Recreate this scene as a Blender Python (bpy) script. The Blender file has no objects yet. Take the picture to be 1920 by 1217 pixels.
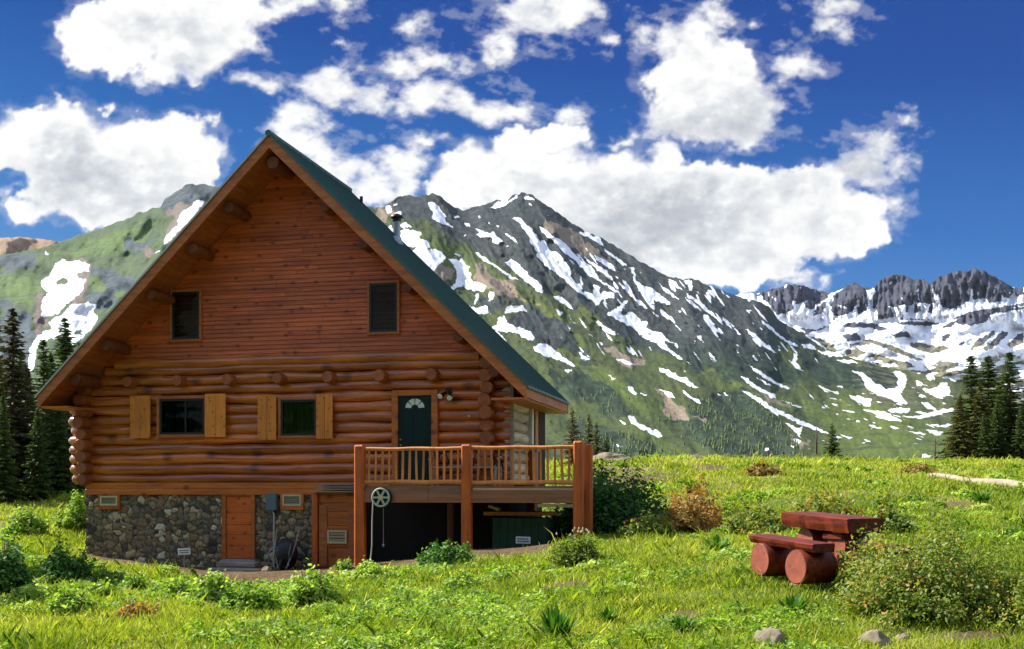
import bpy, math, random
import numpy as np
from mathutils import Vector, Matrix

random.seed(7)
RNG = np.random.default_rng(11)
SC = bpy.context.scene
COL = SC.collection
R = math.radians
PI = math.pi

# ------------------------------------------------------------------ camera, sky, sun
EYE = 1.6
FOC, HOR, CEN = 2100.0, 915.0, 960.0          # focal length, horizon row and centre column of the 1920 x 1217 frame
cam = bpy.data.cameras.new('camera')
camo = bpy.data.objects.new('camera', cam)
COL.objects.link(camo)
camo.location = (0, 0, EYE)
camo.rotation_euler = (R(90), 0, 0)
cam.sensor_fit = 'HORIZONTAL'
cam.sensor_width = 36.0
cam.lens = 36.0 * FOC / 1920.0
cam.shift_y = (HOR - 608.5) / 1920.0
cam.clip_end = 60000
cam.clip_start = 0.1
SC.camera = camo

SUN_AZ, SUN_EL = 68.0, 43.0                   # degrees left of straight ahead, degrees up
sd = Vector((-math.sin(R(SUN_AZ)) * math.cos(R(SUN_EL)), math.cos(R(SUN_AZ)) * math.cos(R(SUN_EL)), math.sin(R(SUN_EL))))
W = bpy.data.worlds.new('World')
SC.world = W
W.use_nodes = True
wn = W.node_tree
sk = wn.nodes.new('ShaderNodeTexSky')
sk.sky_type = 'NISHITA'
sk.sun_disc = False
sk.sun_elevation = R(SUN_EL)
sk.sun_rotation = R(-SUN_AZ)
sk.altitude = 3300
sk.dust_density = 0.6
bg = wn.nodes['Background']
bg.inputs['Strength'].default_value = 0.15
# drifting clouds over the rest of the sky, projected on a flat cloud deck
wtc = wn.nodes.new('ShaderNodeTexCoord')
wsx = wn.nodes.new('ShaderNodeSeparateXYZ')
wn.links.new(wtc.outputs['Generated'], wsx.inputs[0])
wdz = wn.nodes.new('ShaderNodeMath')
wdz.operation = 'MAXIMUM'
wn.links.new(wsx.outputs['Z'], wdz.inputs[0])
wdz.inputs[1].default_value = .12
wcx = wn.nodes.new('ShaderNodeCombineXYZ')
for k_ in (0, 1):
    wd = wn.nodes.new('ShaderNodeMath')
    wd.operation = 'DIVIDE'
    wn.links.new(wsx.outputs[k_], wd.inputs[0])
    wn.links.new(wdz.outputs[0], wd.inputs[1])
    wn.links.new(wd.outputs[0], wcx.inputs[k_])
wno = wn.nodes.new('ShaderNodeTexNoise')
wno.inputs['Scale'].default_value = 1.7
wno.inputs['Detail'].default_value = 7
wn.links.new(wcx.outputs[0], wno.inputs['Vector'])
wrp = wn.nodes.new('ShaderNodeValToRGB')
wrp.color_ramp.elements[0].position = .50
wrp.color_ramp.elements[1].position = .60
wn.links.new(wno.outputs['Fac'], wrp.inputs[0])
wmx = wn.nodes.new('ShaderNodeMix')
wmx.data_type = 'RGBA'
wn.links.new(wrp.outputs[0], wmx.inputs[0])
wn.links.new(sk.outputs[0], wmx.inputs[6])
wmx.inputs[7].default_value = (2.9, 2.85, 2.75, 1)
wn.links.new(wmx.outputs[2], bg.inputs['Color'])
sl = bpy.data.lights.new('sun', 'SUN')
sl.energy = 4.2
sl.angle = R(0.53)
sl.color = (1.0, 0.95, 0.86)
slo = bpy.data.objects.new('sun', sl)
COL.objects.link(slo)
slo.rotation_euler = sd.to_track_quat('Z', 'Y').to_euler()
SC.view_settings.view_transform = 'Standard'
SC.view_settings.look = 'None'
SC.view_settings.exposure = 1.3
SC.view_settings.gamma = 1
SC.view_settings.use_curve_mapping = False
SC.cycles.max_bounces = 6
SC.cycles.diffuse_bounces = 3
SC.cycles.transparent_max_bounces = 12


def at(px, py, y):
    "point at depth y seen in the frame's column px, row py"
    return Vector(((px - CEN) / FOC * y, y, EYE + (HOR - py) / FOC * y))


# ------------------------------------------------------------------ noise
def _hash(ix, iy, seed):
    h = (ix.astype(np.int64) * 374761393 + iy.astype(np.int64) * 668265263 + seed * 974711) & 0x7fffffff
    h = ((h ^ (h >> 13)) * 1274126177) & 0x7fffffff
    return ((h ^ (h >> 16)) & 0xffff) / 65535.0


def gnoise(x, y, seed=0):
    x0, y0 = np.floor(x), np.floor(y)
    fx, fy = x - x0, y - y0
    ux, uy = fx * fx * fx * (fx * (fx * 6 - 15) + 10), fy * fy * fy * (fy * (fy * 6 - 15) + 10)

    def g(ix, iy, dx, dy):
        a = _hash(ix, iy, seed) * 2 * PI
        return np.cos(a) * dx + np.sin(a) * dy
    a = g(x0, y0, fx, fy)
    b = g(x0 + 1, y0, fx - 1, fy)
    c = g(x0, y0 + 1, fx, fy - 1)
    d = g(x0 + 1, y0 + 1, fx - 1, fy - 1)
    return ((a * (1 - ux) + b * ux) * (1 - uy) + (c * (1 - ux) + d * ux) * uy) * 1.5


def fbm(x, y, octv=5, seed=0, gain=0.5):
    s, a = 0, 1.0
    for k in range(octv):
        s = s + a * gnoise(x, y, seed + k * 17)
        x, y, a = x * 2.03 + 3.1, y * 2.03 - 1.7, a * gain
    return s


def ridged(x, y, octv=5, seed=0, gain=0.55):
    s, a = 0, 1.0
    for k in range(octv):
        s = s + a * (0.5 - np.abs(gnoise(x, y, seed + k * 17)))
        x, y, a = x * 2.03 + 3.1, y * 2.03 - 1.7, a * gain
    return s


def billow(x, y, octv=5, seed=0, gain=0.5):
    s, a = 0, 1.0
    for k in range(octv):
        s = s + a * (np.abs(gnoise(x, y, seed + k * 17)) - 0.3)
        x, y, a = x * 2.07 + 3.1, y * 2.07 - 1.7, a * gain
    return s


def inpoly(X, Y, poly):
    P = np.array(poly, float)
    out = np.zeros(X.shape, bool)
    m = (X >= P[:, 0].min()) & (X <= P[:, 0].max()) & (Y >= P[:, 1].min()) & (Y <= P[:, 1].max())
    x, y = X[m], Y[m]
    if x.size == 0:
        return out
    r = np.zeros(x.shape, bool)
    for i in range(len(P)):
        x1, y1 = P[i]
        x2, y2 = P[i - 1]
        c = (y1 > y) != (y2 > y)
        r ^= c & (x < (x2 - x1) * (y - y1) / (y2 - y1 + 1e-12) + x1)
    out[m] = r
    return out


def sstep(a, b, x):
    t = np.clip((x - a) / (b - a), 0, 1)
    return t * t * (3 - 2 * t)


def blur(A, n=1):
    for _ in range(n):
        B = np.pad(A, 1, mode='edge')
        A = (B[:-2, 1:-1] + B[2:, 1:-1] + B[1:-1, :-2] + B[1:-1, 2:] + 4 * B[1:-1, 1:-1]) / 8
    return A


# ------------------------------------------------------------------ objects and meshes
def props(o, label=None, cat=None, group=None, kind=None):
    for k, v in (('label', label), ('category', cat), ('group', group), ('kind', kind)):
        if v:
            o[k] = v
    return o


def empty(name, loc, rz=0.0, label=None, cat=None, group=None):
    o = bpy.data.objects.new(name, None)
    COL.objects.link(o)
    o.empty_display_size = 0.3
    o.location = loc
    o.rotation_euler = (0, 0, rz)
    return props(o, label, cat, group)


def link(name, me, mat=None, parent=None):
    o = bpy.data.objects.new(name, me)
    COL.objects.link(o)
    if mat:
        for m in (mat if isinstance(mat, (list, tuple)) else [mat]):
            me.materials.append(m)
    if parent:
        o.parent = parent
    return o


def np_mesh(name, V, F, attrs=None, smooth=False):
    "V (n,3); F (m,k) one arity"
    V = np.asarray(V, np.float32)
    F = np.asarray(F, np.int32)
    me = bpy.data.meshes.new(name)
    me.vertices.add(len(V))
    me.vertices.foreach_set('co', V.ravel())
    m, k = F.shape
    me.loops.add(m * k)
    me.loops.foreach_set('vertex_index', F.ravel())
    me.polygons.add(m)
    me.polygons.foreach_set('loop_start', np.arange(0, m * k, k, dtype=np.int32))
    me.polygons.foreach_set('loop_total', np.full(m, k, np.int32))
    if smooth:
        me.polygons.foreach_set('use_smooth', np.ones(m, bool))
    for n, a in (attrs or {}).items():
        at_ = me.attributes.new(n, 'FLOAT', 'POINT')
        at_.data.foreach_set('value', np.asarray(a, np.float32).ravel())
    me.update(calc_edges=True)
    return me


def grid_faces(ni, nj):
    a = np.arange(ni * nj).reshape(ni, nj)
    return np.stack([a[:-1, :-1], a[1:, :-1], a[1:, 1:], a[:-1, 1:]], -1).reshape(-1, 4)


class MB:
    "collects shapes, then links them as one mesh object"
    def __init__(s):
        s.V, s.F, s.T, s.S = [], [], [], []

    def add(s, vs, fs, tint=1.0, smooth=False):
        n = len(s.V)
        s.V += [tuple(v) for v in vs]
        s.T += [tint] * len(vs)
        s.F += [tuple(i + n for i in f) for f in fs]
        s.S += [smooth] * len(fs)
        return s

    def box(s, x0, x1, y0, y1, z0, z1, tint=1.0, bev=0.0, M=None):
        x0, x1 = min(x0, x1), max(x0, x1)
        y0, y1 = min(y0, y1), max(y0, y1)
        z0, z1 = min(z0, z1), max(z0, z1)
        b = min(bev, (x1 - x0) * .45, (y1 - y0) * .45, (z1 - z0) * .45)
        if b <= 0:
            vs = [(x, y, z) for x in (x0, x1) for y in (y0, y1) for z in (z0, z1)]
            fs = [(0, 1, 3, 2), (4, 6, 7, 5), (0, 4, 5, 1), (2, 3, 7, 6), (0, 2, 6, 4), (1, 5, 7, 3)]
        else:
            vs, fs, idx = [], [], {}
            X, Y, Z = (x0, x1), (y0, y1), (z0, z1)
            sg = (1, -1)
            for i in (0, 1):
                for j in (0, 1):
                    for k in (0, 1):
                        for ax in range(3):
                            p = [X[i] + sg[i] * b, Y[j] + sg[j] * b, Z[k] + sg[k] * b]
                            p[ax] = (X[i], Y[j], Z[k])[ax]
                            idx[(i, j, k, ax)] = len(vs)
                            vs.append(tuple(p))
            for v in (0, 1):
                q = [idx[(v, 0, 0, 0)], idx[(v, 1, 0, 0)], idx[(v, 1, 1, 0)], idx[(v, 0, 1, 0)]]
                fs.append(q if v else q[::-1])
                q = [idx[(0, v, 0, 1)], idx[(0, v, 1, 1)], idx[(1, v, 1, 1)], idx[(1, v, 0, 1)]]
                fs.append(q if v else q[::-1])
                q = [idx[(0, 0, v, 2)], idx[(1, 0, v, 2)], idx[(1, 1, v, 2)], idx[(0, 1, v, 2)]]
                fs.append(q if v else q[::-1])
            for i in (0, 1):
                for j in (0, 1):
                    fs.append([idx[(i, j, 0, 0)], idx[(i, j, 1, 0)], idx[(i, j, 1, 1)], idx[(i, j, 0, 1)]])
                    fs.append([idx[(i, 0, j, 0)], idx[(i, 1, j, 0)], idx[(i, 1, j, 2)], idx[(i, 0, j, 2)]])
                    fs.append([idx[(0, i, j, 1)], idx[(1, i, j, 1)], idx[(1, i, j, 2)], idx[(0, i, j, 2)]])
                    for k in (0, 1):
                        fs.append([idx[(i, j, k, a)] for a in range(3)])
        if M is not None:
            vs = [tuple(M @ Vector(v)) for v in vs]
        return s.add(vs, fs, tint)

    def tube(s, pts, rad, n=12, tint=1.0, cap=True, smooth=True, wob=0.0, seed=0, squash=1.0):
        pts = [Vector(p) for p in pts]
        if not isinstance(rad, (list, tuple)):
            rad = [rad] * len(pts)
        rnd = random.Random(seed)
        ph = [rnd.uniform(0, 6.28) for _ in range(4)]
        vs, fs = [], []
        up0 = Vector((0, 0, 1))
        for i, p in enumerate(pts):
            t = (pts[min(i + 1, len(pts) - 1)] - pts[max(i - 1, 0)]).normalized()
            up = up0 if abs(t.z) < .95 else Vector((0, 1, 0))
            a = t.cross(up).normalized()
            b = a.cross(t).normalized()
            for k in range(n):
                an = 2 * PI * k / n
                r = rad[i]
                if wob:
                    r *= 1 + wob * (math.sin(an * 2 + ph[0] + i * .35) + .6 * math.sin(an * 3 + ph[1] - i * .5) + .7 * math.sin(i * .8 + ph[2]))
                vs.append(p + a * (math.cos(an) * r) + b * (math.sin(an) * r * squash))
        for i in range(len(pts) - 1):
            for k in range(n):
                k2 = (k + 1) % n
                fs.append((i * n + k, i * n + k2, (i + 1) * n + k2, (i + 1) * n + k))
        s.add(vs, fs, tint, smooth)
        if cap:
            s.add(vs[:n], [tuple(range(n))], tint)
            s.add(vs[-n:], [tuple(range(n))[::-1]], tint)
        return s

    def prism(s, poly, y0, y1, tint=1.0):
        "polygon in (x,z) extruded along y"
        n = len(poly)
        vs = [(x, y0, z) for x, z in poly] + [(x, y1, z) for x, z in poly]
        fs = [tuple(range(n)), tuple(range(2 * n - 1, n - 1, -1))] + [(i, i + n, (i + 1) % n + n, (i + 1) % n) for i in range(n)]
        return s.add(vs, fs, tint)

    def mesh(s, name):
        me = bpy.data.meshes.new(name)
        me.from_pydata(s.V, [], s.F)
        me.polygons.foreach_set('use_smooth', s.S)
        a = me.attributes.new('tint', 'FLOAT', 'POINT')
        a.data.foreach_set('value', s.T)
        me.update()
        return me

    def build(s, name, mat=None, parent=None):
        me = s.mesh(name)
        import bmesh
        bm = bmesh.new()
        bm.from_mesh(me)
        bmesh.ops.recalc_face_normals(bm, faces=bm.faces)
        bm.to_mesh(me)
        bm.free()
        return link(name, me, mat, parent)


# ------------------------------------------------------------------ materials
class NT:
    def __init__(s, name):
        s.m = bpy.data.materials.new(name)
        s.m.use_nodes = True
        s.t = s.m.node_tree
        s.b = s.t.nodes['Principled BSDF']
        s.out = s.t.nodes['Material Output']

    def n(s, ty, **kw):
        nd = s.t.nodes.new('ShaderNode' + ty)
        for k, v in kw.items():
            setattr(nd, k, v)
        return nd

    def l(s, a, b):
        s.t.links.new(a, b)

    def attr(s, name):
        return s.n('Attribute', attribute_name=name).outputs['Fac']

    def coord(s, scale=(1, 1, 1), rot=(0, 0, 0), kind='Object'):
        tc = s.n('TexCoord')
        mp = s.n('Mapping')
        mp.inputs['Scale'].default_value = scale
        mp.inputs['Rotation'].default_value = rot
        s.l(tc.outputs[kind], mp.inputs[0])
        return mp.outputs[0]

    def noise(s, vec, scale, detail=4, rough=.55, dist=0.0):
        nd = s.n('TexNoise')
        nd.inputs['Scale'].default_value = scale
        nd.inputs['Detail'].default_value = detail
        nd.inputs['Roughness'].default_value = rough
        nd.inputs['Distortion'].default_value = dist
        if vec:
            s.l(vec, nd.inputs['Vector'])
        return nd.outputs['Fac']

    def ramp(s, fac, stops, interp='LINEAR'):
        nd = s.n('ValToRGB')
        nd.color_ramp.interpolation = interp
        e = nd.color_ramp.elements
        while len(e) < len(stops):
            e.new(0.5)
        for el, (p, c) in zip(e, stops):
            el.position = p
            el.color = (c, c, c, 1) if isinstance(c, (int, float)) else (*c, 1)
        s.l(fac, nd.inputs[0])
        return nd.outputs[0]

    def mix(s, fac, a, b, blend='MIX'):
        nd = s.n('Mix', data_type='RGBA', blend_type=blend)
        for sock, v in ((nd.inputs[0], fac), (nd.inputs[6], a), (nd.inputs[7], b)):
            if isinstance(v, (int, float)):
                sock.default_value = v
            elif isinstance(v, tuple):
                sock.default_value = (*v, 1)
            else:
                s.l(v, sock)
        return nd.outputs[2]

    def math(s, op, a, b=None, clamp=False):
        nd = s.n('Math', operation=op, use_clamp=clamp)
        for sock, v in zip(nd.inputs, (a, b)):
            if v is None:
                continue
            if isinstance(v, (int, float)):
                sock.default_value = v
            else:
                s.l(v, sock)
        return nd.outputs[0]

    def bump(s, h, strength=.4, dist=.02):
        nd = s.n('Bump')
        nd.inputs['Strength'].default_value = strength
        nd.inputs['Distance'].default_value = dist
        s.l(h, nd.inputs['Height'])
        s.l(nd.outputs[0], s.b.inputs['Normal'])

    def set(s, color=None, rough=None, metal=None, spec=None, coat=None):
        for k, v in (('Base Color', color), ('Roughness', rough), ('Metallic', metal), ('Specular IOR Level', spec), ('Coat Weight', coat)):
            if v is None:
                continue
            if isinstance(v, (int, float)):
                s.b.inputs[k].default_value = v
            elif isinstance(v, tuple):
                s.b.inputs[k].default_value = (*v, 1)
            else:
                s.l(v, s.b.inputs[k])
        return s.m


def wood(name, dark, light, grain=(.7, 9, 9), knots=0.0, rough=.45, coat=0.0, stain=.35, bump=.35):
    t = NT(name)
    v = t.coord(grain)
    g = t.noise(v, 1.6, 7, .62, .5)
    c = t.ramp(g, [(.3, dark), (.7, light)])
    big = t.noise(t.coord((.5, 1.5, 1.1)), 1.4, 3)
    c = t.mix(stain, c, t.mix(1.0, c, t.ramp(big, [(.3, (.45, .38, .36)), (.68, (1.25, 1.2, 1.15))]), 'MULTIPLY'))
    tint = t.n('Combine' + 'XYZ')
    a = t.attr('tint')
    for i in range(3):
        t.l(a, tint.inputs[i])
    c = t.mix(1.0, c, tint.outputs[0], 'MULTIPLY')
    if knots:
        vo = t.n('TexVoronoi', feature='F1', voronoi_dimensions='2D')
        vo.inputs['Scale'].default_value = knots
        t.l(t.coord((.75, 1, 1), (R(90), 0, 0)), vo.inputs['Vector'])
        k = t.ramp(vo.outputs['Distance'], [(.05, 1), (.13, 0)])
        c = t.mix(t.math('MULTIPLY', k, .75), c, tuple(x * .28 for x in dark))
    t.bump(g, bump, .016)
    rr = t.ramp(g, [(.3, min(1, rough + .12)), (.7, rough)])
    return t.set(c, rr, coat=coat)


def plain(name, col, rough=.6, metal=0.0, var=.25, scale=6.0, bump=.15, spec=.5):
    t = NT(name)
    n = t.noise(t.coord(), scale, 5)
    c = t.mix(1.0, col, t.ramp(n, [(.25, 1 - var), (.75, 1 + var)]), 'MULTIPLY')
    if bump:
        t.bump(n, bump, .01)
    return t.set(c, rough, metal, spec)


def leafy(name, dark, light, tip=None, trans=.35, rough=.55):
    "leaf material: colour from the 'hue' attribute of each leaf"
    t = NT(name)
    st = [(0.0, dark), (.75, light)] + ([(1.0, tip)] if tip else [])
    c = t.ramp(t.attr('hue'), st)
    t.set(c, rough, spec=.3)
    tr = t.n('BsdfTranslucent')
    t.l(t.mix(1.0, c, (1.25, 1.35, .55), 'MULTIPLY'), tr.inputs[0])
    mx = t.n('MixShader')
    mx.inputs[0].default_value = trans
    t.l(t.b.outputs[0], mx.inputs[1])
    t.l(tr.outputs[0], mx.inputs[2])
    t.l(mx.outputs[0], t.out.inputs[0])
    return t.m


M = {}
M['log'] = wood('varnished_log', (.26, .054, .009), (.70, .21, .030), (.6, 8, 8), .9, .24, .55, .6, .75)
M['log_end'] = wood('log_end_grain', (.24, .055, .012), (.42, .125, .026), (5, 5, 5), 0, .5)
M['siding'] = wood('cedar_siding', (.40, .078, .015), (.66, .165, .030), (.8, 10, 10), 2.2, .5, 0, .45)
M['beam'] = wood('orange_beam', (.38, .090, .010), (.66, .2, .024), (.6, 7, 7), 1.6, .5)
M['shutter'] = wood('golden_pine', (.52, .15, .012), (.76, .28, .03), (9, 9, .8), 4.5, .5)
M['cellar'] = wood('orange_plank', (.48, .085, .006), (.72, .16, .010), (.9, 9, 9), 3.0, .5)
M['rake'] = wood('rake_board', (.32, .085, .018), (.56, .18, .035), (1.2, 7, 7), 0, .5)
M['soffit'] = wood('soffit_board', (.26, .065, .016), (.46, .14, .03), (7, .8, 7), 0, .55)
M['post'] = wood('stained_post', (.32, .055, .006), (.60, .14, .014), (8, 8, .6), 0, .45)
M['rail'] = wood('peeled_rail', (.46, .14, .025), (.72, .29, .06), (6, 6, 1.0), 0, .5)
M['deckboard'] = wood('weathered_deck', (.22, .13, .075), (.38, .25, .15), (.7, 8, 8), 0, .7)
M['deckbeam'] = wood('brown_deck_beam', (.19, .075, .03), (.34, .15, .065), (.6, 8, 8), 0, .6)
M['sidelog'] = wood('pale_log', (.42, .30, .17), (.75, .62, .42), (5, .8, 8), 0, .7)  # paler than the front logs
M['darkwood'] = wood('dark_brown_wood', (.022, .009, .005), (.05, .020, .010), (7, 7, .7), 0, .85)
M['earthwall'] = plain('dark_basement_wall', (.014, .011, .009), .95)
M['greywood'] = wood('grey_plank', (.20, .17, .13), (.40, .35, .28), (.8, 8, 8), 0, .8)
M['redlog'] = wood('red_painted_log', (.045, .007, .003), (.24, .036, .010), (1.0, 10, 10), 0, .42, 0, .6)
M['redlog'].node_tree.nodes['Principled BSDF'].inputs['Specular IOR Level'].default_value = .2
M['redend'] = wood('worn_red_log_end', (.19, .036, .018), (.34, .085, .04), (5, 5, 5), 0, .55, 0, .6)
M['roof'] = plain('green_metal_roof', (.045, .115, .096), .45, .1, .12, 1.2, .03)
M['trimmetal'] = plain('pale_metal_trim', (.42, .43, .38), .5, .3, .1)
M['greendoor'] = plain('dark_green_paint', (.004, .022, .019), .5, 0, .15, 8, .03)
M['greendoor'].node_tree.nodes['Principled BSDF'].inputs['Specular IOR Level'].default_value = .2
M['greenbin'] = plain('green_painted_board', (.012, .075, .04), .5, 0, .3, 5, .1)
M['blackmetal'] = plain('black_metal', (.015, .015, .017), .45, .4, .2)
M['framedark'] = plain('dark_window_frame', (.012, .02, .022), .4, .2, .1)
M['galv'] = plain('galvanised_pipe', (.30, .33, .35), .35, .8, .2)
M['greybox'] = plain('grey_blue_enclosure', (.10, .16, .18), .5, .1, .12)
M['white'] = plain('white_paint', (.75, .73, .68), .6, 0, .12)
M['cream'] = plain('cream_vent', (.50, .46, .26), .6, 0, .12)
M['ventslat'] = plain('green_grey_slat', (.30, .29, .17), .6, 0, .12)
M['greycap'] = plain('grey_concrete', (.33, .33, .32), .8, 0, .15)
M['brass'] = plain('brass_knob', (.7, .55, .25), .3, .9, .05)
M['blackplastic'] = plain('black_plastic_tub', (.012, .012, .014), .5, 0, .2)
M['rope'] = plain('pale_hose', (.42, .44, .36), .6, 0, .1)
M['lamp'] = plain('lamp_glass', (.62, .66, .55), .2, 0, .05)
M['ink'] = plain('dark_lettering', (.05, .06, .05), .7, 0, .05)
M['bark'] = wood('conifer_bark', (.07, .045, .03), (.17, .12, .085), (5, 5, 1.0), 0, .9)
M['deadwood'] = wood('bleached_log', (.24, .19, .13), (.42, .35, .25), (5, 5, 5), 0, .85)


def rockmat(name, a, b, lich=(.20, .22, .12)):
    t = NT(name)
    v = t.coord()
    n1 = t.noise(v, 5, 8, .65)
    n2 = t.noise(v, 22, 5, .6)
    c = t.ramp(n1, [(.3, a), (.7, b)])
    c = t.mix(t.math('MULTIPLY', t.ramp(n2, [(.52, 0), (.64, 1)]), .5), c, lich)
    t.bump(n1, .7, .04)
    return t.set(c, .9, spec=.2)


M['rock'] = rockmat('granite', (.12, .095, .062), (.34, .28, .19))

# pane: thin reflecting glass over what hangs behind it
t = NT('window_glass')
gl = t.n('BsdfGlossy')
gl.inputs['Roughness'].default_value = .03
trn = t.n('BsdfTransparent')
trn.inputs[0].default_value = (.55, .6, .6, 1)
fr = t.n('Fresnel')
fr.inputs[0].default_value = 1.5
wv = t.noise(t.coord(), 3, 2)
bp = t.n('Bump')
bp.inputs['Strength'].default_value = .04
t.l(wv, bp.inputs['Height'])
t.l(bp.outputs[0], gl.inputs['Normal'])
ms = t.n('MixShader')
t.l(fr.outputs[0], ms.inputs[0])
t.l(trn.outputs[0], ms.inputs[1])
t.l(gl.outputs[0], ms.inputs[2])
t.l(ms.outputs[0], t.out.inputs[0])
M['glass'] = t.m


def curtainmat(name, a, b):
    t = NT(name)
    return t.set(t.ramp(t.noise(t.coord((14, 14, .5)), 1, 3), [(.3, a), (.7, b)]), .9)


M['curtain_dark'] = curtainmat('dark_room', (.006, .008, .012), (.03, .04, .05))
M['curtain_green'] = curtainmat('green_curtain', (.10, .20, .03), (.34, .50, .10))
M['reflect_grey'] = curtainmat('grey_reflection', (.05, .065, .06), (.16, .19, .17))  # grey sheet painting the mountain reflection in the upper right pane

# stone foundation: colours from attributes of every stone
t = NT('field_stone')
cv = t.attr('cell')
c = t.ramp(cv, [(.0, (0.063, 0.056, 0.046)), (.16, (0.172, 0.161, 0.104)), (.34, (0.266, 0.172, 0.088)), (.52, (0.300, 0.248, 0.147)), (.68, (0.138, 0.147, 0.110)), (.82, (0.333, 0.257, 0.131)), (.93, (0.485, 0.417, 0.248)), (1., (0.600, 0.600, 0.435)) ])
n = t.noise(t.coord(), 26, 6, .65)
c = t.mix(1.0, c, t.ramp(n, [(.3, .55), (.7, 1.35)]), 'MULTIPLY')
c = t.mix(t.attr('mortar'), c, (.035, .03, .024))
t.bump(n, .7, .03)
M['stone'] = t.set(c, .9, spec=.25)

# ------------------------------------------------------------------ ground height
_gp = [(960, 1217, 10.5), (0, 1217, 10.5), (1920, 1217, 10.3), (0, 1150, 13.5), (250, 1150, 13.5), (600, 1150, 13.5), (960, 1120, 16),
       (160, 1046, 28.2), (300, 1062, 27.6), (480, 1072, 26.8), (450, 1104, 21.5), (330, 1096, 20), (250, 1090, 20), (140, 1075, 21), (620, 1090, 20.5), (690, 1075, 21.5), (676, 1057, 23.9),
       (876, 1035, 23.4), (1087, 1010, 22.8), (1000, 1070, 19), (850, 1085, 18.5), (1250, 1060, 17), (1430, 1082, 15), (1530, 1095, 14.6), (1700, 1190, 11.5),
       (1850, 1150, 12.8), (1150, 1000, 25), (1250, 950, 27), (1300, 900, 33), (1250, 862, 41), (1120, 868, 40), (1500, 864, 46), (1800, 868, 50),
       (1920, 870, 50), (2100, 872, 50), (1750, 900, 33), (1550, 930, 28), (1640, 1000, 20), (1900, 1000, 19), (150, 934, 36), (60, 962, 34), (0, 976, 32),
       (0, 1050, 22), (80, 1010, 27), (-150, 1000, 30), (-400, 1050, 25), (2200, 1050, 18)]
_gc = [tuple(at(*p)) for p in _gp]
_gc += [(0, 0, .05), (0, 5, .05), (-6, 3, .05), (6, 3, .1), (-12, -10, 0), (12, -10, 0), (0, -25, 0), (-30, -25, 0), (30, -25, 0), (-40, 10, .3), (40, 10, .6),
        (-8, 31, -.2), (-3, 29.5, -.25), (2, 28, .15), (4, 26.2, .45), (6, 25.5, .6), (-8, 36, 1.0), (2, 32, 1.4), (-5, 40, 1.8), (3, 38, 2.3), (-15, 45, 2.0), (-20, 60, 2.6), (-40, 60, 2.6),
        (-60, 78, 2.4), (-30, 78, 2.0), (0, 78, 1.6), (30, 78, 2.0), (60, 78, 2.2), (-80, 125, -3), (0, 125, -5), (80, 125, -4), (-300, 320, -10), (0, 320, -14), (300, 320, -12),
        (-700, 900, -20), (0, 900, -25), (700, 900, -20)]
_gc = np.array(_gc)
_D = np.hypot(_gc[:, None, 0] - _gc[None, :, 0], _gc[:, None, 1] - _gc[None, :, 1])
_A = np.zeros((len(_gc) + 3,) * 2)
_A[:-3, :-3] = _D + 0.15 * -np.eye(len(_gc))
_A[:-3, -3:] = np.c_[np.ones(len(_gc)), _gc[:, :2]]
_A[-3:, :-3] = _A[:-3, -3:].T
_w = np.linalg.solve(_A, np.r_[_gc[:, 2], 0, 0, 0])


def gz(x, y):
    x = np.atleast_1d(np.asarray(x, float))
    y = np.atleast_1d(np.asarray(y, float))
    s = x.shape
    x, y = x.ravel(), y.ravel()
    z = _w[-3] + _w[-2] * x + _w[-1] * y
    for i in range(len(_gc)):
        z = z + _w[i] * np.hypot(x - _gc[i, 0], y - _gc[i, 1])
    z = z + .07 * fbm(x / 2.3, y / 2.3, 4, 5) * sstep(4, 9, y) + .16 * sstep(34, 60, y) * fbm(x / 7, y / 7, 3, 8)
    return z.reshape(s)


def gz1(x, y):
    return float(gz(x, y)[0])


def onground(px, y, dz=0.0):
    x = (px - CEN) / FOC * y
    return Vector((x, y, gz1(x, y) + dz))


# the cabin's frame: u along the front wall, d away from it, height
HA = math.atan(490 / 2100)
HO = Vector((-5.397, 26.984, 0))
E1 = Vector((math.cos(HA), -math.sin(HA), 0))
E2 = Vector((math.sin(HA), math.cos(HA), 0))


def uv_of(x, y):
    dx, dy = x - HO.x, y - HO.y
    return dx * E1.x + dy * E1.y, dx * E2.x + dy * E2.y


def hit(px, py):
    "where the frame's column px, row py meets the ground"
    ys = np.linspace(8, 60, 1200)
    g_ = gz((px - CEN) / FOC * ys, ys) - (EYE + (HOR - py) / FOC * ys)
    k = np.argmax(g_ > 0) if (g_ > 0).any() else len(ys) - 1
    return float((px - CEN) / FOC * ys[k]), float(ys[k])


EARTH = [hit(*q) for q in ((155, 1046), (235, 1060), (300, 1066), (345, 1082), (400, 1100), (470, 1108), (560, 1096), (640, 1082), (700, 1072), (800, 1056), (900, 1047), (1000, 1036), (1085, 1014))]
EARTH += [tuple((HO + E1 * u + E2 * d).xy) for u, d in ((7.6, -1.0), (5.6, 0), (5.5, 4), (-5.5, 4), (-5.6, .2))]


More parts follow.
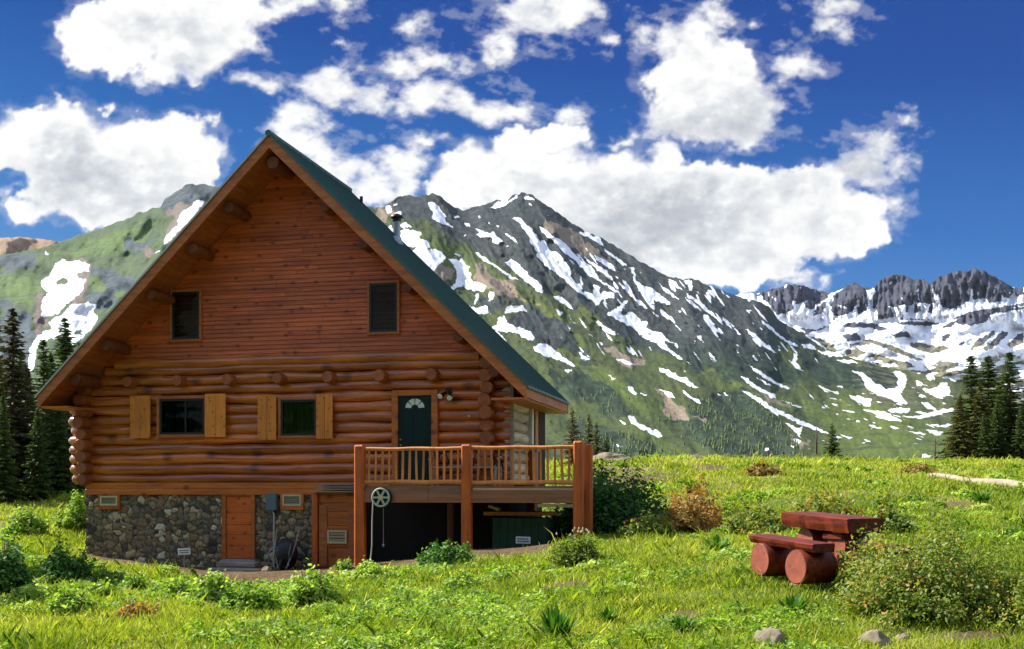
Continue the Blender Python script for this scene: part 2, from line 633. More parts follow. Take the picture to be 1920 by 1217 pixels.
def dirtmask(x, y):
    "bare earth along the front of the cabin, under the deck, and worn patches in the meadow"
    nz = fbm(x / 1.3, y / 1.3, 4, 31)
    n2 = fbm(x / 1.1, y / 1.1, 4, 33)
    m = np.zeros(x.shape)
    for ox, oy in ((0, 0), (.25, .2), (-.25, .2), (.2, -.25), (-.2, -.25)):
        m = m + .2 * inpoly(x + .35 * nz + ox, y + .6 * n2 + oy, EARTH)
    for (px, dep, r) in ((1280, 12.6, .30), (1190, 34, 1.5), (1140, 36.5, 1.5), (1330, 37, 1.2), (1400, 26.5, .6), (700, 13.6, .2), (1180, 14, .3), (290, 16.2, .7), (380, 17.2, .6), (200, 18, .5), (1800, 26, .7), (1690, 34, .7), (1860, 11.2, .4), (1480, 20, .4), (1060, 16.5, .4)):
        cx = (px - CEN) / FOC * dep
        m = np.maximum(m, .8 * sstep(1.1, .3, np.hypot((x - cx), (y - dep) * .7) / r + nz * .8))
    return m


# ------------------------------------------------------------------ setting: ground
rows = np.unique(np.r_[np.linspace(-20, 4, 14), np.linspace(4, 9, 22), np.linspace(9, 31, 190), np.linspace(31, 56, 130), np.geomspace(56, 1500, 60)])
kk = np.linspace(-1, 1, 360)
Yg = np.repeat(rows[:, None], len(kk), 1)
Xg = kk[None, :] * (Yg * .62 + 16)
Zg = gz(Xg, Yg)
dm = dirtmask(Xg, Yg)
dry = sstep(-.35, .6, fbm(Xg / 4, Yg / 4, 4, 77) + .25 * sstep(26, 45, Yg))
t = NT('meadow_soil')
v = t.coord()
n1 = t.noise(v, 1.3, 6, .6)
n2 = t.noise(v, 14, 6, .7)
g = t.ramp(n1, [(.3, (.055, .10, .016)), (.55, (.12, .165, .03)), (.75, (.20, .20, .06))])
g = t.mix(t.math('MULTIPLY', t.attr('dry'), .65), g, (.23, .205, .075))
g = t.mix(1.0, g, t.ramp(n2, [(.3, .55), (.7, 1.35)]), 'MULTIPLY')
dr = t.ramp(t.noise(v, 5, 8, .7), [(.3, (.055, .034, .018)), (.7, (.19, .125, .070))])
t.bump(n2, .8, .06)
M['ground'] = t.set(t.mix(t.attr('dirt'), g, dr), .95, spec=.1)
go = link('ground', np_mesh('ground', np.stack([Xg, Yg, Zg], -1).reshape(-1, 3), grid_faces(*Xg.shape), {'dirt': dm, 'dry': dry}, True), M['ground'])
props(go, kind='structure')

# ------------------------------------------------------------------ setting: mountains
def strip(pts, x):
    p = np.array(pts, float)
    return np.interp(x, p[:, 0], p[:, 1])


def zoomed(ox, oy, s, polys):
    return [[(ox + x / s, oy + y / s) for x, y in p] for p in polys]


def mountain(name, mat, x0, x1, step, sky, base_row, d_near, d_far, nrow, relief, fields, rough_sky=1.0, seed=0, power=1.35):
    """a slope from d_near metres (row base_row) up to its crest at d_far and down behind it; relief(px,row) bulges the
    rock towards or away from the valley, fields(px,row) are the ground covers"""
    xs = np.arange(x0, x1 + step, step)
    tops = strip(sky, xs)
    ker = np.exp(-np.linspace(-2, 2, 41) ** 2)
    tops = np.convolve(np.pad(tops, 20, mode='edge'), ker / ker.sum(), 'valid')
    top = strip(sky, xs) + rough_sky * (fbm(xs / 14, xs * 0 + seed, 4, seed) * 3.0)
    base = np.full_like(xs, base_row) if np.isscalar(base_row) else strip(base_row, xs)
    tt = np.linspace(0, 1, nrow)
    PX = np.repeat(xs[None, :], nrow, 0)
    PY = base[None, :] + (top - base)[None, :] * tt[:, None]
    df = np.full_like(xs, d_far) if np.isscalar(d_far) else strip(d_far, xs)
    dn = np.full_like(xs, d_near) if np.isscalar(d_near) else strip(d_near, xs)
    ts = np.clip((base[None, :] - PY) / (base - tops)[None, :], 0, 1.2)
    DD = dn[None, :] + (df - dn)[None, :] * (ts ** power)
    DD = DD * (1 + relief(PX, PY) * (1 - .55 * np.minimum(ts, 1) ** 6))
    X = (PX - CEN) / FOC * DD
    Z = EYE + (HOR - PY) / FOC * DD
    # far side
    bx, bz, bd, bpx, bpy = [], [], [], [], []
    for k in range(1, 7):
        dd = DD[-1] * (1 + .05 * k)
        bd.append(dd)
        bx.append((PX[-1] - CEN) / FOC * dd)
        bz.append(Z[-1] - (Z[-1] + 40) * (k / 6.0) ** .9)
        bpx.append(PX[-1])
        bpy.append(PY[-1])
    X, Z, DD = np.vstack([X] + [np.array(bx)]), np.vstack([Z] + [np.array(bz)]), np.vstack([DD] + [np.array(bd)])
    PX, PY = np.vstack([PX, np.array(bpx)]), np.vstack([PY, np.array(bpy)])
    at_ = fields(PX, PY)
    o = link(name, np_mesh(name, np.stack([X, DD, Z], -1).reshape(-1, 3), grid_faces(*X.shape)[:, ::-1], at_, True), mat)
    props(o, kind='structure')
    return o, PX[:nrow], PY[:nrow], np.stack([X, DD, Z], -1)[:nrow], {k: a[:nrow] for k, a in at_.items()}


def mountmat(name, dark, green, brown, snow=(.66, .66, .69), fs=.03):
    t = NT(name)
    v = t.coord()
    n1 = t.noise(v, fs, 9, .68)
    n2 = t.noise(v, fs * 4.5, 6, .7)
    spk = t.ramp(n2, [(.3, .68), (.7, 1.32)])
    gr = t.mix(t.attr('lush'), green, (green[0] * 1.35, green[1] * 1.4, green[2] * 1.0))
    # dark scrub spots in the green
    gr = t.mix(t.math('MULTIPLY', t.ramp(n1, [(.5, 0), (.64, 1)]), .6), gr, tuple(x * .9 for x in dark))
    rk = t.mix(t.ramp(n1, [(.38, 0), (.66, 1)]), dark, tuple(x * 1.9 for x in dark))
    rk = t.mix(t.attr('woody'), rk, t.mix(t.ramp(n1, [(.4, 0), (.66, 1)]), (.015, .026, .021), (.042, .064, .034)))
    edge = t.math('ADD', t.attr('rocky'), t.math('MULTIPLY', t.math('SUBTRACT', n1, .5), 1.3))
    c = t.mix(t.ramp(edge, [(.34, 0), (.66, 1)]), gr, rk)
    bedge = t.math('ADD', t.attr('scree'), t.math('MULTIPLY', t.math('SUBTRACT', n1, .5), .9))
    c = t.mix(t.ramp(bedge, [(.40, 0), (.65, 1)]), c, brown)
    c = t.mix(1.0, c, spk, 'MULTIPLY')
    se = t.math('ADD', t.attr('snow'), t.math('MULTIPLY', t.math('SUBTRACT', n2, .5), 1.25))
    sf = t.ramp(se, [(.35, 0), (.53, 1)])
    c = t.mix(sf, c, snow)
    return t.set(c, .95, spec=.1)


M['alpine'] = mountmat('alpine_slope', (.030, .036, .036), (.056, .074, .026), (.19, .15, .11))
M['greenhill'] = mountmat('green_hillside', (.05, .062, .066), (.075, .105, .050), (.15, .12, .10), fs=.045)
M['cirquerock'] = mountmat('cirque_rock', (.040, .042, .055), (.15, .14, .085), (.16, .13, .11), fs=.022)
M['brownhill'] = mountmat('brown_hill', (.24, .17, .12), (.24, .17, .12), (.26, .17, .11), fs=.01)

SN = []
SN += zoomed(660, 340, 4.058, [
    [(370, 370), (440, 365), (525, 390), (510, 430), (570, 455), (600, 495), (560, 515), (640, 520), (720, 575), (610, 695), (450, 545), (500, 495), (380, 500), (360, 450)],
    [(735, 590), (835, 595), (870, 640), (900, 650), (880, 690), (910, 700), (895, 730), (920, 760), (850, 790), (745, 830), (735, 825), (790, 775), (800, 720), (800, 680), (770, 650), (765, 620)],
    [(850, 800), (910, 760), (960, 765), (1025, 800), (1000, 835), (930, 830), (860, 815)],
    [(580, 155), (620, 165), (670, 200), (690, 245), (715, 265), (710, 300), (770, 350), (720, 335), (650, 310), (605, 270), (620, 240), (590, 200)],
    [(930, 360), (990, 375), (1010, 390), (1080, 390), (1100, 420), (1160, 455), (1100, 475), (1065, 460), (1070, 430), (1040, 430), (980, 425), (930, 400), (975, 390)],
    [(1060, 203), (1120, 150), (1150, 140), (1190, 150), (1290, 80), (1240, 130), (1160, 185), (1110, 205)],
    [(1310, 130), (1340, 110), (1400, 145), (1360, 145), (1340, 135)], [(1340, 160), (1365, 175), (1350, 190)], [(1480, 245), (1510, 270), (1490, 270)],
    [(1225, 280), (1265, 270), (1310, 310), (1385, 380), (1410, 440), (1470, 460), (1500, 540), (1542, 560), (1542, 670), (1510, 665), (1420, 590), (1390, 510), (1350, 450), (1340, 400), (1290, 350), (1270, 310)],
    [(1425, 340), (1460, 360), (1542, 430), (1542, 455), (1480, 415), (1440, 375)],
    [(930, 535), (960, 545), (1060, 620), (1160, 680), (1265, 755), (1200, 735), (1080, 645), (990, 595)],
    [(1165, 615), (1215, 590), (1280, 640), (1330, 700), (1420, 765), (1460, 835), (1440, 850), (1350, 785), (1290, 730), (1230, 680)],
    [(255, 190), (290, 180), (300, 240), (285, 260), (260, 230)], [(255, 375), (300, 330), (320, 400), (300, 430)], [(320, 235), (375, 230), (370, 260), (325, 255)], [(365, 330), (420, 310), (450, 350), (370, 350)],
    [(310, 175), (350, 165), (320, 190)],
    [(1045, 845), (1090, 860), (1070, 900), (1040, 915)], [(925, 940), (950, 860), (970, 855), (945, 920), (930, 945)], [(870, 945), (930, 960), (1020, 950), (1040, 1000), (1060, 1010), (960, 1005), (890, 970)],
    [(1180, 950), (1300, 945), (1330, 985), (1190, 1000), (1160, 1010)],
    [(1050, 1110), (1110, 1090), (1100, 1040), (1160, 1020), (1180, 1080), (1290, 1120), (1350, 1140), (1390, 1190), (1370, 1215), (1320, 1200), (1240, 1150), (1110, 1140)],
    [(1110, 1150), (1060, 1130), (1150, 1210), (1170, 1215)],
    [(780, 270), (805, 265), (820, 280), (790, 288)], [(860, 315), (890, 318), (900, 350), (870, 345)], [(945, 265), (975, 265), (980, 282)], [(1035, 305), (1060, 315), (1050, 325)], [(1085, 330), (1125, 335), (1120, 352)],
    [(830, 405), (870, 408), (860, 420)], [(1165, 485), (1190, 485), (1185, 498)], [(760, 545), (830, 560), (815, 572)], [(1160, 395), (1190, 405), (1250, 450), (1275, 480), (1230, 455)]])
SN += zoomed(1000, 420, 3.8025, [
    [(0, 55), (30, 120), (75, 190), (60, 115), (80, 120), (130, 200), (190, 215), (230, 270), (270, 330), (262, 370), (300, 420), (345, 440), (330, 380), (300, 350), (340, 380), (355, 430), (345, 480), (390, 490), (420, 500), (430, 430), (480, 445), (470, 500), (510, 480), (580, 490), (575, 525), (500, 530), (450, 575), (380, 520), (310, 480), (240, 420), (200, 380), (110, 310), (70, 220), (0, 160)],
    [(40, 15), (130, 90), (200, 115), (240, 150), (290, 215), (340, 255), (400, 295), (430, 330), (470, 390), (520, 430), (580, 460), (620, 495), (540, 460), (480, 410), (400, 370), (330, 300), (270, 240), (190, 175), (140, 110), (60, 50)],
    [(335, 210), (400, 260), (450, 290), (520, 330), (570, 400), (540, 390), (480, 335), (430, 305)], [(430, 225), (480, 235), (560, 290), (590, 335), (540, 315), (470, 270)], [(580, 375), (605, 378), (598, 390)], [(640, 318), (660, 322), (655, 332)],
    [(315, 60), (380, 55), (420, 85), (470, 95), (505, 155), (480, 152), (415, 105), (350, 78)], [(490, 165), (560, 210), (620, 255), (670, 300), (640, 292), (540, 220)],
    [(680, 305), (715, 310), (735, 380), (720, 400), (760, 420), (790, 450), (840, 455), (900, 500), (970, 550), (970, 580), (910, 560), (850, 540), (860, 570), (820, 555), (780, 510), (740, 450), (710, 400), (715, 360)],
    [(600, 410), (650, 440), (700, 490), (740, 540), (790, 565), (815, 605), (760, 580), (700, 515), (640, 460)], [(895, 612), (940, 626), (985, 670), (960, 678), (910, 645)],
    [(910, 447), (960, 468), (1050, 545), (1020, 532), (940, 484)], [(960, 392), (1010, 412), (1062, 468), (1010, 445)], [(1055, 410), (1090, 400), (1135, 405), (1132, 475), (1115, 475), (1105, 430)],
    [(1090, 492), (1140, 520), (1210, 570), (1280, 632), (1335, 695), (1260, 645), (1180, 577), (1100, 520)], [(1070, 512), (1130, 555), (1205, 628), (1150, 595)], [(1205, 645), (1250, 660), (1300, 720), (1260, 705)], [(1350, 665), (1390, 705), (1418, 750), (1380, 720)],
    [(530, 640), (600, 600), (650, 550), (685, 545), (640, 590), (620, 640), (660, 650), (690, 625), (740, 650), (760, 690), (820, 700), (800, 735), (840, 760), (920, 780), (950, 815), (1000, 850), (930, 830), (960, 885), (1065, 960), (1050, 972), (960, 905), (860, 845), (780, 805), (700, 735), (620, 695), (560, 660)],
    [(440, 688), (480, 698), (520, 738), (612, 785), (580, 794), (500, 755)], [(385, 782), (410, 782), (435, 812)], [(145, 515), (185, 510), (240, 550), (285, 605), (230, 580), (170, 545)], [(150, 600), (215, 635), (190, 650)], [(0, 400), (50, 430), (75, 490), (30, 480), (0, 455)],
    [(0, 870), (90, 850), (190, 930), (300, 1005), (290, 1025), (190, 975), (80, 940), (10, 900)], [(220, 1038), (280, 1038), (240, 1067)], [(350, 938), (400, 965), (370, 964)], [(580, 958), (650, 968), (730, 1005), (650, 1002)], [(540, 1078), (592, 1112), (560, 1104)],
    [(890, 1030), (940, 1030), (1010, 1070), (1060, 1095), (1090, 1090), (1120, 1130), (1190, 1180), (1110, 1150), (1020, 1110), (920, 1060)],
    [(1005, 708), (1060, 760), (1050, 765)], [(1160, 790), (1200, 800), (1210, 840), (1185, 825)], [(840, 620), (905, 660), (890, 668)], [(1440, 755), (1475, 790), (1450, 780)], [(1030, 615), (1060, 625), (1045, 635)], [(280, 700), (305, 710), (290, 718)], [(465, 845), (500, 855), (480, 862)]])
SN += zoomed(1060, 640, 4.8, [
    [(555, 410), (600, 410), (640, 470), (630, 490), (590, 460)], [(670, 463), (740, 483), (720, 497)], [(820, 430), (900, 452), (960, 468), (1000, 515), (930, 493)], [(1040, 433), (1100, 468), (1150, 506), (1215, 528), (1217, 567), (1150, 528), (1080, 484)],
    [(1580, 308), (1640, 338), (1700, 388), (1780, 430), (1720, 420), (1620, 364)], [(1590, 450), (1650, 455), (1720, 508), (1800, 555), (1920, 658), (1900, 668), (1780, 584), (1680, 504)], [(1650, 213), (1750, 266), (1850, 336), (1920, 378), (1820, 340), (1720, 275)],
    [(1790, 448), (1850, 468), (1900, 515), (1850, 508)], [(560, 665), (620, 680), (650, 740), (700, 755), (790, 800), (830, 790), (870, 860), (840, 872), (740, 812), (650, 772), (590, 740)], [(480, 698), (550, 743), (520, 745)], [(395, 303), (460, 345), (430, 342)],
    [(1700, 313), (1800, 366), (1890, 420), (1780, 370)], [(1365, 463), (1402, 490), (1375, 492)], [(1420, 458), (1482, 490), (1440, 484)], [(1000, 115), (1055, 165), (1030, 150)], [(1095, 180), (1140, 212), (1115, 205)], [(1055, 258), (1095, 285), (1070, 280)],
    [(450, 925), (520, 955), (480, 950)], [(1790, 955), (1825, 960), (1820, 990), (1795, 988)], [(1680, 105), (1740, 180), (1710, 165)], [(1870, 215), (1915, 270), (1890, 255)]])
SN += zoomed(1360, 500, 6.086, [
    [(0, 590), (50, 640), (75, 700), (30, 660)], [(230, 705), (290, 735), (390, 815), (450, 875), (490, 895), (580, 990), (520, 965), (420, 895), (330, 815), (260, 755)], [(400, 605), (480, 655), (580, 735), (700, 845), (820, 882), (832, 918), (740, 886), (640, 826), (560, 756), (450, 665)],
    [(380, 678), (450, 730), (410, 722)], [(310, 1005), (372, 1080), (330, 1065)], [(690, 1020), (760, 1090), (790, 990), (820, 1000), (810, 1090), (880, 1190), (800, 1150)], [(100, 690), (175, 775), (130, 755)], [(270, 1118), (412, 1212), (330, 1195)],
    [(0, 310), (60, 350), (30, 355)], [(180, 350), (250, 300), (300, 340), (270, 400), (240, 370)], [(240, 495), (300, 500), (270, 525)], [(600, 925), (630, 940), (612, 970)], [(130, 890), (160, 905), (145, 915)]])
SNV = zoomed(1380, 640, 4.571, [
    [(110, 200), (200, 257), (300, 326), (462, 398), (440, 414), (320, 360), (210, 295)], [(40, 290), (100, 328), (200, 396), (332, 458), (342, 493), (250, 445), (130, 385)], [(50, 428), (180, 474), (300, 555), (500, 652), (802, 788), (780, 798), (560, 716), (400, 636), (200, 526)],
    [(420, 690), (530, 748), (570, 728), (550, 800), (562, 832), (500, 772)], [(490, 838), (562, 850), (520, 883)], [(465, 893), (502, 900), (490, 917)], [(960, 465), (1060, 470), (1100, 488), (1160, 488), (1152, 562), (1080, 543), (1010, 502)],
    [(1340, 265), (1400, 250), (1450, 280), (1465, 340), (1430, 420), (1410, 450), (1470, 540), (1400, 530), (1280, 480), (1180, 440), (1120, 410), (1080, 300), (1000, 260), (990, 245), (1100, 275), (1170, 340), (1240, 380), (1300, 410), (1370, 400), (1400, 330)],
    [(690, 366), (740, 397), (802, 436), (760, 430)], [(740, 517), (803, 573), (770, 564)], [(620, 447), (678, 491), (640, 480)], [(1120, 702), (1242, 745), (1180, 740)], [(1150, 585), (1260, 596), (1340, 636), (1422, 680), (1380, 690), (1220, 655)],
    [(1290, 590), (1400, 568), (1500, 578), (1480, 612), (1330, 612)], [(1420, 648), (1560, 636), (1720, 596), (1880, 566), (1872, 590), (1700, 636), (1580, 664)], [(1610, 716), (1860, 716), (1850, 742)], [(1430, 761), (1622, 788), (1600, 803)], [(1620, 757), (1792, 778), (1740, 814)],
    [(1510, 238), (1602, 258), (1570, 278)], [(1540, 340), (1600, 350), (1590, 387), (1550, 378)], [(1590, 410), (1720, 400), (1750, 350), (1810, 360), (1840, 430), (1810, 470), (1700, 470)], [(1580, 520), (1640, 520), (1740, 600), (1640, 580)],
    [(1780, 298), (1902, 328), (1880, 348)], [(1630, 290), (1700, 280), (1700, 330), (1650, 330)], [(840, 806), (912, 824), (870, 829)], [(950, 812), (1003, 829), (960, 843)], [(1090, 836), (1153, 860), (1110, 859)], [(360, 487), (572, 570), (540, 573)],
    [(1600, 967), (1683, 980), (1600, 998)], [(1000, 1008), (1132, 1018), (1060, 1028)], [(560, 30), (640, 20), (690, 70), (600, 60)], [(690, 85), (850, 90), (940, 130), (800, 130)], [(850, 160), (960, 155), (1060, 185), (950, 190)], [(1140, 170), (1300, 200), (1500, 210), (1490, 235), (1260, 220)],
    [(1510, 170), (1640, 200), (1700, 280), (1680, 300), (1600, 230)], [(1630, 190), (1800, 230), (1920, 270), (1910, 285), (1700, 250)], [(1420, 170), (1480, 190), (1440, 195)], [(1300, 150), (1340, 170), (1320, 200)]])

KD = [[(720, 360), (800, 350), (990, 345), (1180, 470), (1300, 515), (1420, 560), (1500, 620), (1510, 650), (1440, 640), (1300, 590), (1180, 560), (1120, 590), (1050, 565), (960, 505), (900, 470), (860, 450), (800, 410), (740, 400)],
      [(1130, 560), (1300, 590), (1440, 635), (1500, 700), (1440, 738), (1380, 715), (1300, 690), (1180, 640), (1120, 600)],
      [(1060, 705), (1110, 705), (1150, 740), (1200, 785), (1150, 780), (1095, 750), (1060, 735)], [(1030, 690), (1060, 700), (1060, 740), (1030, 720)],
      [(1290, 740), (1330, 745), (1390, 735), (1460, 785), (1505, 828), (1480, 850), (1440, 862), (1340, 845), (1280, 810), (1250, 785), (1300, 790)],
      [(1500, 662), (1620, 681), (1655, 690), (1690, 712), (1680, 728), (1640, 722), (1600, 728), (1560, 722), (1510, 700)], [(930, 590), (1000, 592), (1060, 625), (1050, 650), (960, 612)],
      [(1060, 790), (1130, 800), (1230, 835), (1235, 870), (1060, 872)], [(895, 552), (945, 552), (950, 585), (905, 590)], [(930, 545), (1050, 600), (1130, 690), (1090, 680), (990, 600)]]
KB = [[(1222, 722), (1250, 740), (1290, 772), (1290, 805), (1262, 790), (1240, 760)], [(1290, 775), (1330, 790), (1320, 798)], [(700, 388), (735, 390), (730, 420), (700, 410)], [(800, 470), (850, 505), (835, 540), (790, 505)], [(880, 495), (960, 535), (1020, 575), (900, 535)],
      [(1010, 400), (1080, 440), (1150, 490), (1110, 480), (1030, 440)], [(1140, 650), (1200, 680), (1190, 695), (1140, 670)], [(1400, 715), (1480, 760), (1440, 755)], [(1480, 810), (1520, 830), (1500, 850)]]
KL = [[(740, 420), (850, 465), (1000, 555), (1100, 620), (1000, 590), (860, 510)], [(1010, 620), (1130, 690), (1230, 750), (1250, 790), (1160, 740), (1050, 670)], [(1110, 740), (1200, 800), (1330, 870), (1230, 850)], [(1420, 745), (1600, 750), (1790, 800), (1800, 870), (1500, 870), (1560, 800)], [(1300, 690), (1440, 745), (1500, 790), (1400, 740)]]

skyB = [(60, 925), (300, 700), (480, 520), (560, 440), (640, 400), (672, 385), (680, 384), (700, 390), (722, 388), (735, 375), (755, 367), (775, 366), (790, 368), (810, 362), (825, 367), (845, 385), (870, 395), (885, 388), (905, 385), (930, 375), (950, 377), (965, 365), (985, 360), (1000, 368), (1025, 385), (1050, 402), (1075, 420), (1100, 435), (1130, 447), (1160, 465), (1200, 490), (1240, 512), (1265, 522), (1300, 523), (1330, 535), (1360, 548), (1400, 560), (1425, 566), (1440, 573), (1457, 597), (1482, 613), (1500, 622), (1540, 650), (1600, 672), (1660, 688), (1720, 698), (1790, 712), (1850, 735), (1920, 760), (2200, 830), (2500, 925)]


def reliefB(X, Y):
    wx, wy = X + 10 * fbm(X / 60, Y / 60, 3, 3), Y + 10 * fbm(X / 60, Y / 60, 3, 4)
    ac, al = wx * .77 - wy * .64, wx * .64 + wy * .77
    up = sstep(800, 560, Y)
    big = .078 * fbm(ac / 130, al / 420, 3, 9)
    mid = .034 * ridged(ac / 40, al / 170, 4, 21, .45) * (.45 + .55 * up)
    fine = .0028 * fbm(X / 9, Y / 9, 4, 33)
    return -(big + mid + fine)


def fieldsB(X, Y):
    wx = X + 2.2 * fbm(X / 9, Y / 9, 3, 41)
    wy = Y + 2.2 * fbm(X / 9, Y / 9, 3, 42)
    sn = np.zeros_like(X)
    for p in SN + SNV:
        sn = np.maximum(sn, inpoly(wx, wy, p))
    wx = X + 14 * fbm(X / 30, Y / 30, 4, 43)
    wy = Y + 12 * fbm(X / 30, Y / 30, 4, 44)
    rk, br, lu = np.zeros_like(X), np.zeros_like(X), np.zeros_like(X)
    for p in KD:
        rk = np.maximum(rk, inpoly(wx, wy, p))
    for p in KB:
        br = np.maximum(br, inpoly(wx, wy, p))
    for p in KL:
        lu = np.maximum(lu, inpoly(wx, wy, p))
    ac, al = X * .77 - Y * .64, X * .64 + Y * .77
    st = fbm(ac / 26, al / 90, 4, 55)
    rk = np.clip(blur(rk, 3) * .9 + .13 + .5 * st, 0, 1) * (1 - .75 * sstep(1480, 1560, X) * sstep(725, 760, Y))
    # thin snow left in the gullies of the right flank
    gul = sstep(.55, .72, fbm((X * .80 - Y * .60) / 9, (X * .60 + Y * .80) / 55, 4, 58) + .25 * fbm(X / 60, Y / 60, 3, 59)) * sstep(1000, 1120, X) * (1 - sstep(655, 700, Y)) * sstep(440, 480, Y)
    sn = np.maximum(sn, .75 * gul)
    val = sstep(.58, .72, fbm((X + .9 * Y) / 34, (Y - .28 * X) / 6, 4, 60) + .3 * fbm(X / 70, Y / 50, 3, 65)) * sstep(1440, 1540, X) * sstep(850, 815, Y) * sstep(700, 735, Y + .0 * X)
    sn = np.maximum(sn, .8 * val * (X > 1540))
    return {'woody': sstep(610, 700, Y + .0 * X), 'snow': blur(sn, 1), 'rocky': rk, 'scree': np.maximum(blur(br, 3), .42 * sstep(1500, 1640, X) * sstep(820, 770, Y)), 'lush': blur(lu, 5)}


mB = mountain('mountain', M['alpine'], 60, 2500, 1.8, skyB, 930, 620, [(60, 2000), (560, 2100), (985, 2500), (1500, 2100), (1800, 1900), (2200, 1700)], 330, reliefB, fieldsB, 1.0, 2)

# the snowy cirque at the head of the valley
RKC = zoomed(1620, 490, 5.797, [
    [(100, 500), (95, 420), (130, 290), (200, 185), (320, 140), (430, 130), (520, 180), (560, 215), (650, 185), (720, 245), (760, 300), (790, 380), (790, 450), (700, 460), (560, 450), (480, 490), (400, 480), (330, 500), (240, 490), (200, 520), (140, 525)],
    [(735, 240), (900, 120), (1030, 105), (1180, 100), (1220, 85), (1290, 110), (1450, 205), (1560, 250), (1640, 330), (1560, 400), (1430, 440), (1360, 470), (1330, 400), (1170, 420), (1080, 460), (950, 520), (850, 500), (830, 420), (790, 340)],
    [(140, 560), (200, 520), (300, 540), (330, 610), (150, 630)], [(0, 670), (150, 690), (270, 740), (170, 760), (0, 700)], [(300, 800), (400, 760), (480, 770), (510, 830), (430, 820), (340, 840)],
    [(490, 900), (540, 880), (680, 890), (780, 930), (880, 900), (940, 960), (850, 970), (740, 1000), (600, 970), (510, 930)],
    [(820, 740), (900, 680), (1050, 620), (1150, 580), (1330, 550), (1739, 490), (1739, 515), (1500, 560), (1360, 590), (1350, 640), (1180, 700), (1060, 690), (1000, 660), (960, 710)],
    [(370, 685), (400, 655), (680, 660), (840, 675), (800, 690), (660, 700), (440, 690)], [(1160, 970), (1190, 880), (1350, 790), (1440, 730), (1420, 790), (1300, 900)], [(1290, 950), (1380, 870), (1500, 760), (1590, 770), (1530, 830), (1440, 910), (1330, 980)],
    [(1550, 910), (1680, 790), (1739, 770), (1739, 880), (1600, 940)], [(985, 915), (1130, 860), (1150, 870), (1060, 915)], [(700, 1110), (880, 1130), (860, 1150), (760, 1145)], [(840, 880), (840, 820), (900, 790), (960, 795), (890, 860)],
    [(0, 840), (60, 840), (300, 910), (480, 990), (650, 1080), (600, 1085), (420, 1020), (250, 950), (100, 900), (0, 890)], [(40, 1030), (150, 1010), (300, 1060), (500, 1100), (540, 1150), (440, 1140), (200, 1090)], [(1640, 310), (1739, 300), (1739, 360), (1650, 390)],
    [(-30, 290), (30, 270), (90, 290), (40, 320)], [(350, 500), (390, 500), (380, 560), (360, 540)], [(450, 500), (500, 490), (470, 570)], [(550, 480), (640, 540), (540, 560)], [(720, 500), (750, 480), (740, 570), (690, 560)], [(980, 480), (1010, 480), (1000, 540)]])
RKC += zoomed(1360, 500, 6.086, [
    [(500, 430), (420, 360), (330, 320), (480, 290), (560, 240), (620, 210), (740, 190), (850, 210), (960, 220), (1040, 250), (1100, 250), (1160, 295), (1190, 350), (1100, 400), (1030, 430), (1000, 490), (910, 470), (900, 400), (800, 440), (740, 520), (640, 540), (590, 560)],
    [(1210, 440), (1250, 350), (1320, 305), (1400, 210), (1460, 175), (1550, 240), (1610, 275), (1625, 400), (1620, 500), (1510, 550), (1500, 480), (1410, 540), (1250, 570), (1210, 520)], [(990, 570), (1060, 480), (1160, 420), (1100, 540)],
    [(1330, 680), (1380, 640), (1704, 640), (1704, 700), (1350, 690)], [(830, 690), (1020, 720), (1270, 650), (1160, 700), (950, 760)], [(930, 790), (1100, 820), (1230, 900), (1320, 990), (1200, 960), (1100, 900), (1090, 880)], [(1330, 780), (1500, 750), (1560, 830), (1400, 860)],
    [(870, 900), (1050, 930), (1000, 960)], [(1370, 960), (1500, 930), (1600, 980), (1500, 1040), (1380, 1030)], [(850, 730), (960, 760), (900, 800)], [(1400, 880), (1560, 860), (1690, 880), (1600, 900), (1420, 910)], [(840, 870), (920, 880), (900, 920)]])
SWC = zoomed(1360, 500, 6.086, [[(680, 200), (700, 210), (680, 260)], [(850, 225), (870, 230), (865, 260)], [(360, 335), (430, 340), (420, 410), (380, 370)], [(480, 290), (510, 280), (500, 340)], [(760, 400), (820, 400), (780, 470)], [(920, 380), (950, 375), (900, 440)], [(1085, 315), (1110, 320), (1095, 340)],
                             [(1280, 435), (1310, 440), (1390, 460), (1380, 480), (1300, 465)], [(1520, 380), (1540, 390), (1490, 510), (1450, 540)], [(540, 350), (580, 350), (555, 400)]])
SWC += zoomed(1620, 490, 5.797, [[(230, 240), (245, 240), (240, 270)], [(270, 230), (300, 215), (285, 255)], [(1400, 340), (1440, 260), (1420, 350)], [(1160, 300), (1185, 300), (1180, 420), (1160, 420)], [(575, 300), (590, 290), (605, 440), (590, 440)], [(725, 260), (735, 255), (790, 420), (770, 400)], [(400, 380), (425, 380), (410, 415)], [(1500, 350), (1510, 400), (1490, 420)], [(1570, 270), (1600, 340), (1590, 350)]])
skyC = [(1300, 575), (1370, 555), (1390, 549), (1410, 552), (1440, 545), (1455, 540), (1480, 533), (1500, 535), (1520, 539), (1540, 546), (1555, 551), (1575, 545), (1590, 535), (1602, 530), (1620, 538), (1640, 540), (1650, 525), (1665, 517), (1690, 513), (1705, 519), (1714, 527), (1730, 522), (1740, 530), (1745, 533), (1760, 520), (1775, 512), (1800, 509), (1830, 505), (1850, 510), (1875, 524), (1890, 533), (1905, 541), (1920, 539), (2000, 548), (2300, 560), (2900, 875)]


def reliefC(X, Y):
    up = sstep(610, 585, Y)
    return -(.035 * fbm(X / 90, Y / 60, 3, 61) + up * .030 * ridged(X / 17, Y / 55, 4, 62) + .0025 * fbm(X / 10, Y / 7, 4, 63) + (1 - up) * .004 * fbm((X + Y) / 40, (Y - .35 * X) / 14, 4, 64))


